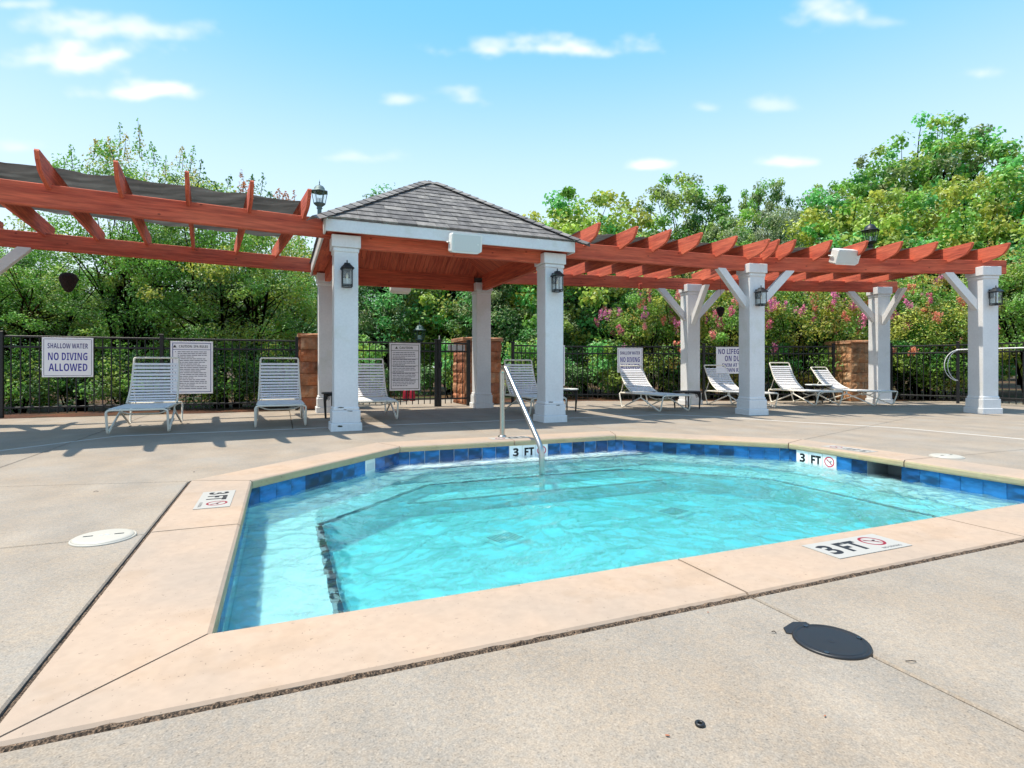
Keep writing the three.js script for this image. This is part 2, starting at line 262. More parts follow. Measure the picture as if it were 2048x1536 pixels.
// ---------------------------------------------------------------- ground, deck, coping
const POOL = [[0, 0], [5.55, 0], [5.55, 2.64], [4.15, 4.04], [1.4, 4.04], [0, 2.64]];   // lip of the coping, counter-clockwise in (s, t)
const WALL = inset(POOL, -0.025), OUT = inset(POOL, -0.43), WL = -0.185, BENCH = WL - 0.16, STEP1 = WL - 0.028, STEP3 = WL - 0.25, FLOOR = WL - 0.37, DY = -0.008;
function sheet(outer, hole, y, k = 1) {
  const sh = new THREE.Shape(outer.map(([x, t]) => new THREE.Vector2(x, t))); sh.holes.push(new THREE.Path([...hole].reverse().map(([x, t]) => new THREE.Vector2(x, t))));
  const g = new THREE.ShapeGeometry(sh).toNonIndexed(), p = g.attributes.position, n = g.attributes.normal;
  for (let i = 0; i < p.count; i++) { p.setXYZ(i, p.getX(i), y, -p.getY(i)); n.setXYZ(i, 0, 1, 0); }
  return g;
}
{
  const g = spaGroup('ground'); g.name = 'ground';
  mesh(g, 'soil', sheet([[-220, -160], [240, -160], [240, 260], [-220, 260]], inset(POOL, -0.2), -0.075), M.soil);
  const mb = spaGroup('mulch_bed'); mesh(mb, 'mulch', prism([[-14, 10.03], [0.35, 10.03], [0.35, 11.6], [-14, 11.6]], -0.1, -0.022), M.mulch); mesh(mb, 'mulch', prism([[4.87, 10.95], [7.2, 10.95], [10.2, 9.72], [15.2, 7.52], [18, 5.3], [20, 6.5], [16.6, 9.4], [11, 11.8], [7.5, 12.8], [4.87, 12.8]], -0.1, -0.022), M.mulch);
  const d = spaGroup('pool_deck');
  mesh(d, 'joint_bed', sheet([[-14, -6], [18, -6], [18, 5.2], [15.2, 7.5], [10.2, 9.7], [7.2, 10.95], [4.85, 13.4], [0.36, 13.4], [0.36, 10.02], [-14, 10.02]], inset(POOL, -0.2), -0.03), M.joint);
  const gap = OUT, o = inset(POOL, -0.447);                  // slabs start outside the filler strip
  const [A, F, E, D, C, B] = o;                              // near-left, near-right, right, far-right, far-left, left
  const slabs = [
    [[-14, -6], [1.85, -6], [1.85, A[1]], [-14, A[1]]], [[1.85, -6], [3.7, -6], [3.7, A[1]], [1.85, A[1]]], [[3.7, -6], [18, -6], [18, A[1]], [3.7, A[1]]],
    [[-14, A[1]], A, [A[0], 1.36], [-14, 1.36]], [[-14, 1.36], [A[0], 1.36], B, [-2.05, 3.22], [-14, 3.3]],
    [[-2.05, 3.22], B, C, [0.36, 6.42], [0.36, 10.0], [-2.05, 10.0]], [[-14, 3.3], [-2.05, 3.22], [-2.05, 10.0], [-14, 10.0]],
    [C, [2.68, C[1]], [2.68, 13.4], [0.36, 13.4], [0.36, 6.42]], [[2.68, C[1]], D, [4.8, 6.1], [4.85, 13.4], [2.68, 13.4]],
    [D, E, [9.6, 4.05], [14, 5.6], [17.2, 6.6], [15.1, 7.45], [10.1, 9.65], [7.15, 10.85], [4.84, 10.85], [4.8, 6.1]],
    [[E[0], 1.36], [18, 1.36], [18, 5.4], [17.2, 6.6], [14, 5.6], [9.6, 4.05], E], [F, [18, F[1]], [18, 1.36], [F[0], 1.36]]];
  for (const p of slabs) mesh(d, 'slab', prism(inset(ccw(p), 0.005), -0.09, DY, 0.006), M.deck);
  // white slot drain let into the slabs
  const line = [[-3.4, 4.2], [-2.5, 5.37], [-1.71, 6.39], [0.8, 6.42], [4.0, 6.45], [6.75, 6.45], [7.3, 5.7], [7.72, 4.57], [8.4, 3.3], [8.6, 0.5], [8.6, -6]];
  const dr = spaGroup('deck_drain');
  for (let i = 0; i + 1 < line.length; i++) { const [a, b] = line[i], [c, e] = line[i + 1], l = Math.hypot(c - a, e - b); mesh(dr, 'drain_cover', cbox(l, 0.012, 0.022, 0.003), M.drain, (a + c) / 2, DY - 0.002, -(b + e) / 2, Math.atan2(e - b, c - a)); }
  // coping stones, cut at the corners and at the joints
  const cg = spaGroup('pool_coping'), n = POOL.length, cuts = { 0: [1.85, 3.7], 1: [1.36], 3: [1.4], 5: [1.28] };
  const profile = [[0.004, -0.064], [0, -0.05], [0, -0.022], [0.005, -0.009], [0.018, 0], [0.422, 0], [0.43, -0.008], [0.43, -0.08]];
  for (let i = 0; i < n; i++) {
    const a = POOL[i], b = POOL[(i + 1) % n], c = OUT[(i + 1) % n], d_ = OUT[i], L = Math.hypot(b[0] - a[0], b[1] - a[1]), u = [(b[0] - a[0]) / L, (b[1] - a[1]) / L], nrm = [u[1], -u[0]];
    const ends = [0, ...(cuts[i] || []), L];
    for (let k = 0; k + 1 < ends.length; k++) {
      const first = k === 0, last = k + 2 === ends.length, G = 0.0055;
      const pt = (r, end, y) => {                             // point r outside the lip at one end of the stone
        const f = r / 0.43, dd = end ? (last ? lerp(0, (c[0] - b[0]) * u[0] + (c[1] - b[1]) * u[1], f) : 0) : (first ? lerp(0, (d_[0] - a[0]) * u[0] + (d_[1] - a[1]) * u[1], f) : 0);
        const l = (end ? ends[k + 1] - G : ends[k] + G) + dd; return [a[0] + u[0] * l + nrm[0] * r, y, -(a[1] + u[1] * l + nrm[1] * r)];
      };
      const body = new Soup(), lip = new Soup();
      for (let q = 0; q + 1 < profile.length; q++) { const [r0, y0] = profile[q], [r1, y1] = profile[q + 1]; (q < 3 ? lip : body).quad(pt(r0, 0, y0), pt(r0, 1, y0), pt(r1, 1, y1), pt(r1, 0, y1)); }
      for (const e of [0, 1]) for (let q = 1; q + 1 < profile.length; q++) { const P = (m) => pt(profile[m][0], e, profile[m][1]); if (e) body.tri(P(0), P(q + 1), P(q)); else body.tri(P(0), P(q), P(q + 1)); }
      lip.quad(pt(0.004, 0, -0.064), pt(0.2, 0, -0.064), pt(0.2, 1, -0.064), pt(0.004, 1, -0.064));
      const st = mesh(cg, 'coping_stone', body.geo('x'), M.coping); mesh(st, 'lip', lip.geo('x'), M.copEdge);
    }
    // rough filler strip between the coping and the slabs
    const o2 = inset(POOL, -0.445); const s = new Soup(), P = ([x, t], y) => [x, y, -t], R = rng(i + 3), N = Math.round(L / 0.02);
    let pa = null; for (let q = 0; q <= N; q++) { const f = q / N, A0 = [lerp(d_[0], c[0], f), lerp(d_[1], c[1], f)], B0 = [lerp(o2[i][0], o2[(i + 1) % n][0], f), lerp(o2[i][1], o2[(i + 1) % n][1], f)], cur = [P(A0, -0.005 - 0.006 * R()), P([(A0[0] + B0[0]) / 2, (A0[1] + B0[1]) / 2], -0.006 - 0.009 * R()), P(B0, -0.014 - 0.004 * R())]; if (pa) { s.quad(pa[0], pa[1], cur[1], cur[0]); s.quad(pa[1], pa[2], cur[2], cur[1]); } pa = cur; }
    mesh(cg, 'joint_filler', s.geo('x'), M.joint);
  }
}
// ---------------------------------------------------------------- pool shell, tiles, water
const WAVE = 1.0;
function canvasTex(w, h, draw) { const c = document.createElement('canvas'); c.width = w; c.height = h; const x = c.getContext('2d'); draw(x, w, h); const t = new THREE.CanvasTexture(c); t.colorSpace = THREE.SRGBColorSpace; t.magFilter = THREE.LinearFilter; return t; }
function fit(x, txt, cx, cy, width, px, bold = 0, weight = 'bold') { x.save(); x.font = weight + ' ' + px + 'px sans-serif'; x.textAlign = 'center'; x.textBaseline = 'middle'; const k = width / x.measureText(txt).width; x.translate(cx, cy); x.scale(k, 1); x.fillText(txt, 0, 0); if (bold) { x.lineWidth = bold; x.strokeStyle = x.fillStyle; x.strokeText(txt, 0, 0); } x.restore(); }
function noDive(x, cx, cy, r) { x.strokeStyle = '#15161c'; x.lineWidth = r * 0.17; x.lineCap = 'round'; x.beginPath(); x.moveTo(cx - r * .42, cy - r * .28); x.lineTo(cx + r * .05, cy + r * .02); x.lineTo(cx + r * .38, cy + r * .42); x.moveTo(cx + r * .05, cy + r * .02); x.lineTo(cx + r * .4, cy - r * .12); x.stroke(); x.beginPath(); x.arc(cx + r * .28, cy + r * .3, r * .12, 0, 7); x.fillStyle = '#15161c'; x.fill(); x.strokeStyle = '#c01c3c'; x.lineWidth = r * 0.2; x.beginPath(); x.arc(cx, cy, r * 0.85, 0, 7); x.stroke(); x.lineWidth = r * 0.13; x.beginPath(); x.moveTo(cx - r * .6, cy - r * .6); x.lineTo(cx + r * .6, cy + r * .6); x.stroke(); }
const decalTex = canvasTex(640, 256, (x, w, h) => {
  x.fillStyle = '#f3f0ea'; x.fillRect(0, 0, w, h); x.fillStyle = '#2b2b30';
  fit(x, '3', 90, 125, 98, 200, 9); fit(x, 'FT', 270, 125, 185, 200, 9); noDive(x, 485, 105, 82); x.fillStyle = '#2b2b30'; fit(x, 'NO DIVING', 500, 222, 170, 30);
});
const markTex = [(x) => { x.fillStyle = '#17171b'; fit(x, '3', 64, 70, 62, 112, 6); }, (x) => { x.fillStyle = '#17171b'; fit(x, 'FT', 64, 70, 108, 112, 6); }, (x) => noDive(x, 64, 66, 52)].map((f) => canvasTex(128, 128, (x, w, h) => { x.fillStyle = '#eceeed'; x.fillRect(0, 0, w, h); f(x); }));
function plate(w, h, tx, mat) {                            // a printed face, uv 0..1, in the xy plane facing +z
  const g = new THREE.PlaneGeometry(w, h).toNonIndexed(); return [g, std({ map: tx, roughness: 0.45, ...(mat || {}) })];
}
{
  const p = spaGroup('spa_basin'), n = WALL.length;
  // the skimmer opens through the wall on the s = 5.55 side, two tiles wide
  const skL = Math.hypot(WALL[2][0] - WALL[1][0], WALL[2][1] - WALL[1][1]), skN = Math.round((skL - 0.2) / 0.168), skW = (skL - 0.2) / skN, sk1 = skL - 0.1 - 5 * skW, sk0 = sk1 - 2 * skW;
  const strip = (s, P, i, y0, y1, cut) => { const a = P[i], b = P[(i + 1) % n], L = Math.hypot(b[0] - a[0], b[1] - a[1]), q = (l, y) => [lerp(a[0], b[0], l / L), y, -lerp(a[1], b[1], l / L)], f = (l0, l1, ya, yb) => s.quad(q(l0, ya), q(l0, yb), q(l1, yb), q(l1, ya)); if (i !== 1) return f(0, L, y0, y1); f(0, sk0, y0, y1); f(sk1, L, y0, y1); if (y0 < -0.213) f(sk0, sk1, y0, -0.213); };
  const s = new Soup(); for (let i = 0; i < n; i++) strip(s, WALL, i, -1, -0.06);
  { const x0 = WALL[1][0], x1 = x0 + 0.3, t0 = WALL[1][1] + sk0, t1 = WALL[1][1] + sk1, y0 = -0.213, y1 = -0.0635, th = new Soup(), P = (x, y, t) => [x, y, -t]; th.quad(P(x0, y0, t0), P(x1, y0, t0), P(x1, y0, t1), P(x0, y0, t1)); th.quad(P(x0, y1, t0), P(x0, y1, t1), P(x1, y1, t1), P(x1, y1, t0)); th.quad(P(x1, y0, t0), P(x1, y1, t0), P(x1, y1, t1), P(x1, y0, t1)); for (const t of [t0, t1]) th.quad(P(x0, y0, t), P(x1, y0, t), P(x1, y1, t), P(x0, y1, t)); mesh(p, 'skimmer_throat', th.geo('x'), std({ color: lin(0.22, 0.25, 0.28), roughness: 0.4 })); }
  mesh(p, 'wall', s.geo('x'), M.plaster);
  mesh(p, 'basin_floor', prism(WALL, FLOOR - 0.1, FLOOR), M.plaster);
  const w = 0.52, q = w * Math.tan(Math.PI / 8), [, F, E, D, C, B] = WALL, A = WALL[0];
  const bench = [A, [A[0] + w, A[1]], [A[0] + w, B[1] - q], [C[0] + q, C[1] - w], [D[0] - q, D[1] - w], [E[0] - w, E[1] - q], [F[0] - w, F[1]], F, E, D, C, B];
  mesh(p, 'bench', prism(bench, FLOOR - 0.05, BENCH, 0.008), M.plaster);
  const t1 = 3.72, k1 = D[1] - t1; mesh(p, 'step', prism([[C[0] - k1, t1], [D[0] + k1, t1], D, C], FLOOR - 0.05, STEP1, 0.008), M.plaster);
  const t3 = 3.2, e = 3.545 - t3; mesh(p, 'step', prism([[C[0] + q - e, t3], [D[0] - q + e, t3], [D[0] - q, 3.545], [C[0] + q, 3.545]], FLOOR - 0.05, STEP3, 0.008), M.plaster);
  // dark trim tiles along the edges of bench and steps
  const R = rng(17), tg = cbox(0.098, 0.008, 0.05, 0.002);
  const trim = (a, b, y) => { const L = Math.hypot(b[0] - a[0], b[1] - a[1]), u = [(b[0] - a[0]) / L, (b[1] - a[1]) / L], N = Math.floor(L / 0.103); for (let i = 0; i < N; i++) { const l = (i + 0.5) * L / N, off = 0.03 + (R() - 0.5) * 0.012; mesh(p, 'trim_tile', tg, M.trim, a[0] + u[0] * l - u[1] * off, y + 0.001, -(a[1] + u[1] * l + u[0] * off), Math.atan2(u[1], u[0]) + (R() - 0.5) * 0.12); } };
  for (let i = 1; i < 6; i++) trim(bench[i], bench[i + 1], BENCH);
  trim([C[0] - k1 + 0.08, t1], [D[0] + k1 - 0.08, t1], STEP1); trim([C[0] + q - e + 0.05, t3], [D[0] - q + e - 0.05, t3], STEP3);
  // floor drains
  for (const [x, t] of [[1.9, 2.2], [3.72, 2.36]]) { const d = mesh(p, 'floor_drain', cbox(0.3, 0.03, 0.3, 0.012), M.plastic, x, FLOOR + 0.008, -t, 0.3); for (let i = -4; i <= 4; i++) mesh(d, 'slot', cbox(0.012, 0.006, 0.2, 0.001), M.recessShade, i * 0.028, 0.014, 0); }  // dark bars laid on the cover stand in for the shade in its slots
  // waterline tiles
  const TW = 0.163, TP = 0.168, TH_ = 0.15, cache = {};
  const tgeo = (wd) => cache[wd.toFixed(3)] ??= cbox(wd, TH_, 0.008, 0.0025, 'x', [hash(Math.round(wd * 1000), 1, 5), 0]);
  const variants = [0, 1, 2, 3, 4].map((k) => cbox(TW, TH_, 0.008, 0.0025, 'x', [k * 0.131, k * 0.077]));
  const RT = rng(23);
  const gr = new Soup(); for (let i = 0; i < n; i++) { const o = inset(WALL, 0.0015); strip(gr, o, i, -0.225, -0.061); }
  mesh(p, 'grout', gr.geo('x'), M.grout);
  for (let i = 0; i < n; i++) {
    const a = WALL[i], b = WALL[(i + 1) % n], L = Math.hypot(b[0] - a[0], b[1] - a[1]), u = [(b[0] - a[0]) / L, (b[1] - a[1]) / L], inn = [-u[1], u[0]], ry = Math.atan2(u[1], u[0]) + Math.PI;
    const widths = []; let special = {};
    if (i === 3) { const mid = 9; let x = 0; const N = Math.round((L - 0.24) / TP); for (let k = 0; k < N; k++) widths.push((L - 0.24) / N); widths.unshift(0.12); widths.push(0.12); for (let k = 0; k < 3; k++) special[8 - k] = k; }
    else { const N = Math.round((L - 0.2) / TP); widths.push(0.1); for (let k = 0; k < N; k++) widths.push((L - 0.2) / N); widths.push(0.1); if (i === 1) { const m = widths.length; for (let k = 0; k < 3; k++) special[m - 2 - k] = k; special[m - 7] = 'skim'; special[m - 8] = 'skim'; } if (i === 4) special[3] = 'vent'; }
    let l = 0;
    for (let k = 0; k < widths.length; k++) {
      const wd = widths[k], c = l + wd / 2; l += wd; const sp_ = special[k];
      const x = a[0] + u[0] * c + inn[0] * 0.004, t = a[1] + u[1] * c + inn[1] * 0.004;
      const full = Math.abs(wd - TP) < 0.006, g = full ? variants[Math.floor(RT() * 5)] : tgeo(wd - 0.005), y = -0.063 - TH_ / 2;
      if (typeof sp_ === 'number') { const m = mesh(p, 'depth_marker_tile', tgeo(wd - 0.004), M.plastic, x, y, -t, ry); const [pg, pm] = plate(wd - 0.012, TH_ - 0.008, markTex[sp_], { roughness: 0.15 }); mesh(m, 'print', pg, pm, 0, 0, 0.0055); }
      else if (sp_ === 'skim') continue;
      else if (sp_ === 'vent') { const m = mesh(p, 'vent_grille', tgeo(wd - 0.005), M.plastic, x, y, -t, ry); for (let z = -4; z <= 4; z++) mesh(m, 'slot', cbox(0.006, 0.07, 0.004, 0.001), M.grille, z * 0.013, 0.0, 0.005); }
      else mesh(p, 'tile', g, tileMats[Math.floor(RT() * tileMats.length)], x, y, -t, ry);
    }
  }
  // water: rippled surface over a body that takes out red with depth
  const wg = spaGroup('water'), R2 = rng(71), waves = [];
  for (let i = 0; i < 60; i++) { const lam = 0.035 * Math.pow(13, R2()), a = R2() * 6.283, amp = 0.0062 * Math.pow(lam, 1.04); waves.push([Math.cos(a) * 6.283 / lam, Math.sin(a) * 6.283 / lam, amp, R2() * 6.283]); }
  const hgt = (x, z) => { const wx = x + 0.12 * Math.sin(z * 2.3 + 1) + 0.05 * Math.sin(z * 7 + x * 3), wz = z + 0.12 * Math.sin(x * 2.1) + 0.05 * Math.sin(x * 6.1 - z * 2); const gain = 0.55 + 0.75 * fbm(x * 1.6 + 20, z * 1.6 + 20, 999, 999, 3, 6); let h = 0; for (const [a, b, c, d] of waves) h += c * Math.sin(a * wx + b * wz + d); const r1 = 1 - Math.abs(2 * fbm(wx * 5.2 + 40, wz * 5.2 + 40, 999, 999, 1, 15) - 1), r2 = 1 - Math.abs(2 * fbm(wx * 10.5 + 70, wz * 10.5 + 70, 999, 999, 1, 16) - 1); return (h * 0.8 + 0.0105 * r1 * r1 * r1 + 0.0045 * r2 * r2 * r2 - 0.006) * gain * WAVE; };
  const poly = inset(POOL, -0.06), inside = (x, t) => { let c = true; for (let i = 0; i < poly.length; i++) { const a = poly[i], b = poly[(i + 1) % poly.length]; if ((b[0] - a[0]) * (t - a[1]) - (b[1] - a[1]) * (x - a[0]) < 0) c = false; } return c; };
  const N = 0.0135, nx = Math.ceil(5.8 / N), nz = Math.ceil(4.3 / N), idm = new Int32Array((nx + 1) * (nz + 1)).fill(-1), pos = [], nor = [], ind = [];
  for (let j = 0; j <= nz; j++) for (let i = 0; i <= nx; i++) { const x = -0.12 + i * N, t = -0.12 + j * N; if (!inside(x, t)) continue; idm[j * (nx + 1) + i] = pos.length / 3; const e = 0.004, h = hgt(x, t), dx = (hgt(x + e, t) - h) / e, dt = (hgt(x, t + e) - h) / e, m = V(-dx, 1, dt).normalize(); pos.push(x, WL + h, -t); nor.push(m.x, m.y, m.z); }
  for (let j = 0; j < nz; j++) for (let i = 0; i < nx; i++) { const a = idm[j * (nx + 1) + i], b = idm[j * (nx + 1) + i + 1], c = idm[(j + 1) * (nx + 1) + i + 1], d = idm[(j + 1) * (nx + 1) + i]; if (a >= 0 && b >= 0 && c >= 0 && d >= 0) ind.push(a, b, c, a, c, d); }
  const g = new THREE.BufferGeometry(); g.setAttribute('position', new THREE.Float32BufferAttribute(pos, 3)); g.setAttribute('normal', new THREE.Float32BufferAttribute(nor, 3)); g.setIndex(ind);
  mesh(wg, 'water_surface', g, phys({ color: lin(0.985, 0.995, 1), roughness: 0.02, transmission: 1, thickness: 0, ior: 1.34 }));
  const bodyG = (() => { const q = inset(POOL, -0.075), s = new Soup(), P = ([x, t], y) => [x, y, -t]; for (let i = 0; i < q.length; i++) { const j = (i + 1) % q.length; s.quad(P(q[i], FLOOR - 0.06), P(q[j], FLOOR - 0.06), P(q[j], WL), P(q[i], WL)); if (i > 1) s.tri(P(q[0], FLOOR - 0.06), P(q[i], FLOOR - 0.06), P(q[i - 1], FLOOR - 0.06)); } const low = s.geo('x'); low.deleteAttribute('uv'); const up = g.clone().translate(0, -0.004, 0).toNonIndexed(); return mergeGeometries([up, low]); })();
  mesh(wg, 'water_body', bodyG, phys({ color: lin(1, 1, 1), roughness: 0, transmission: 1, thickness: 0.4, ior: 1.33, attenuationColor: lin(0.52, 0.885, 0.895), attenuationDistance: 0.42, transparent: true, opacity: 0.4 }));
}
// depth decals on the coping, hand rail, lids
{
  const [dg, dm] = plate(0.5, 0.2, decalTex, { roughness: 0.6, color: lin(0.42, 0.41, 0.39) }); dg.rotateX(-Math.PI / 2);
  const thick = cbox(0.5, 0.002, 0.2, 0.0005);
  const dec = (s, t, turn, label) => { const [x, z] = W(s, t), o = thing('depth_decal', label, 'decal', x, 0.001, z, TH + turn, 'depth decals on the coping'); mesh(o, 'backing', thick, M.lid); mesh(o, 'print', dg, dm, 0, 0.0024, 0); return o; };
  dec(2.77, -0.2, 0, 'white 3 FT no diving decal on the coping beside the black round lid');
  dec(-0.19, 2.05, -Math.PI / 2, 'white 3 FT no diving decal on the coping near the cream lid with handles');
  dec(2.78, 4.27, Math.PI, 'worn white 3 FT decal on the coping around the handrail foot');
  dec(5.74, 2.05, Math.PI / 2, 'faded white 3 FT decal on the coping opposite the 3 FT wall tiles');
  const [rx, rz] = W(2.72, 4.36), r = thing('handrail', 'stainless steel handrail bending from the coping down into the water', 'handrail', rx, 0, rz, TH);
  mesh(r, 'rail', tube([[0, -0.03, 0], ...Array.from({ length: 14 }, (_, i) => { const a = (180 - 10 * i) * Math.PI / 180; return [0.003 * i / 13, 0.785 + 0.075 * Math.sin(a), 0.075 + 0.075 * Math.cos(a)]; }), [0.02, 0.08, 1.0], [0.022, 0.0, 1.07], [0.022, -0.1, 1.09], [0.022, -0.5, 1.09]], 0.03, 0.03, 14), M.steel);
  mesh(r, 'foot_flange', lathe([[0.026, 0.028], [0.045, 0.026], [0.052, 0.012], [0.052, 0], [0.024, 0]], 24), M.steel);
  const lidGeo = lathe([[0, 0.016], [0.11, 0.015], [0.128, 0.011], [0.132, 0.002], [0.132, -0.02]], 40), ring = new THREE.TorusGeometry(0.136, 0.006, 8, 48).toNonIndexed().rotateX(Math.PI / 2);
  const lid = (s, t, label) => { const [x, z] = W(s, t), o = thing('skimmer_lid', label, 'lid', x, DY, z, TH, 'round cream skimmer lids'); mesh(o, 'cover', lidGeo, M.lid, 0, 0.002, 0); mesh(o, 'rim', ring, M.lid, 0, 0.002, 0); for (const k of [-1, 1]) mesh(o, 'finger_slot_shade', cbox(0.042, 0.004, 0.013, 0.001), M.recessShade, k * 0.066, 0.0165, 0); for (const [k, m] of [[-0.01, 0.006], [0.012, -0.004], [0.018, 0.004]]) mesh(o, 'embossed_mark', cbox(0.016, 0.002, 0.004, 0.0005), M.grille, k, 0.0185, m); return o; };  // finger slots are dark boxes on the cover, painted as the shade inside them
  lid(-0.63, 1.36, 'round cream lid with two finger slots next to the 3 FT decal'); lid(6.18, 1.36, 'round cream lid set in the deck behind the chipped coping joint');
  const [bx, bz] = W(1.81, -0.81), b = thing('drain_cover', 'round black plastic cover with torn tab on the deck joint', 'cover', bx, DY, bz, TH); b.scale.set(0.84, 1, 0.84);
  mesh(b, 'cover', lathe([[0, 0.001], [0.014, 0.003], [0.016, 0.0015], [0.05, 0.0025], [0.1, 0.004], [0.112, 0.0045], [0.114, 0.0025], [0.119, 0.0025], [0.121, 0.005], [0.129, 0.005], [0.132, 0.001], [0.133, -0.01]], 64), M.lidBlack, 0, 0.003, 0);
  mesh(b, 'tab', prism([[-0.075, 0.09], [0.04, 0.11], [0.05, 0.15], [0.0, 0.172], [-0.075, 0.15], [-0.1, 0.115]], -0.004, 0.005, 0.0015), M.lidBlack);
  for (const [k, m] of [[0.01, 0.118], [-0.1, -0.06], [0.112, -0.03]]) mesh(b, 'notch', cyl(0.009, 0.009, 0.004, 10), M.recessShade, k, 0.0075, -m);
  const [wx, wz] = onDeck(1400, 1444), w = thing('rubber_washer', 'small black rubber washer lying on the bare deck', 'washer', wx, DY + 0.004, wz); mesh(w, 'ring', new THREE.TorusGeometry(0.0085, 0.0042, 10, 24).toNonIndexed().rotateX(Math.PI / 2), M.lidBlack);
  const leafM = std({ color: lin(0.34, 0.13, 0.07), roughness: 0.9 }), twigM = std({ color: lin(0.05, 0.04, 0.035), roughness: 0.9 });
  const bits = [[1335, 1467, 'dry red leaf scrap on the deck near the rubber washer', 0, 0.012], [1822, 1320, 'thin dark twig on the deck right of the black cover', 1, 0.03], [1548, 1262, 'short dark twig on the deck left of the black cover', 1, 0.014], [1416, 1222, 'brown crumb on the deck by the coping joint', 0, 0.008], [192, 982, 'dark stain chip on the deck beside the coping corner', 1, 0.028], [388, 943, 'small dark chip on the deck between drain and coping', 1, 0.02], [1650, 1428, 'tiny pink leaf scrap on the deck by the long joint', 0, 0.009]];
  for (const [u, v, label, k, l] of bits) { const [x, z] = onDeck(u, v), o = thing(k ? 'twig' : 'leaf_scrap', label, k ? 'twig' : 'leaf', x, DY + 0.004, z, u); mesh(o, k ? 'stem' : 'blade', k ? tube([[-l / 2, 0, 0], [0, 0.004, 0.1 * l], [l / 2, 0, -0.1 * l]], 0.0016, 0.004, 5) : new THREE.SphereGeometry(l * 0.5, 8, 5).toNonIndexed().scale(1, 0.25, 0.5), k ? twigM : leafM); }
}
// ---------------------------------------------------------------- gazebo and pergola wings
let grain = 0;
const colParts = (() => {                                   // column pieces, shared by all columns
  const shaft = (h) => { grain += 0.77; return cbox(0.32, h, 0.32, 0.006, 'y', [grain * 1.3, grain * 0.7]); };
  return (parent, x, z, ry, top, cap = true, neck = 0) => {
    const c = mesh(parent, 'column', shaft(top - 0.02), M.white, x, (top - 0.02) / 2, z, ry);
    const up = (name, w, y0, y1, b = 0.006) => mesh(c, name, cbox(w, y1 - y0, w, b), M.white, 0, (y0 + y1) / 2 - (top - 0.02) / 2, 0);
    up('plinth', 0.414, -0.02, 0.1, 0.008); up('base_block', 0.375, 0.1, 0.27, 0.008); up('base_moulding', 0.348, 0.27, 0.315, 0.012);
    if (cap) { up('capital_neck', 0.345, top - 0.235, top - 0.17, 0.012); up('capital', 0.385, top - 0.17, top - 0.002, 0.006); }
    return c;
  };
})();
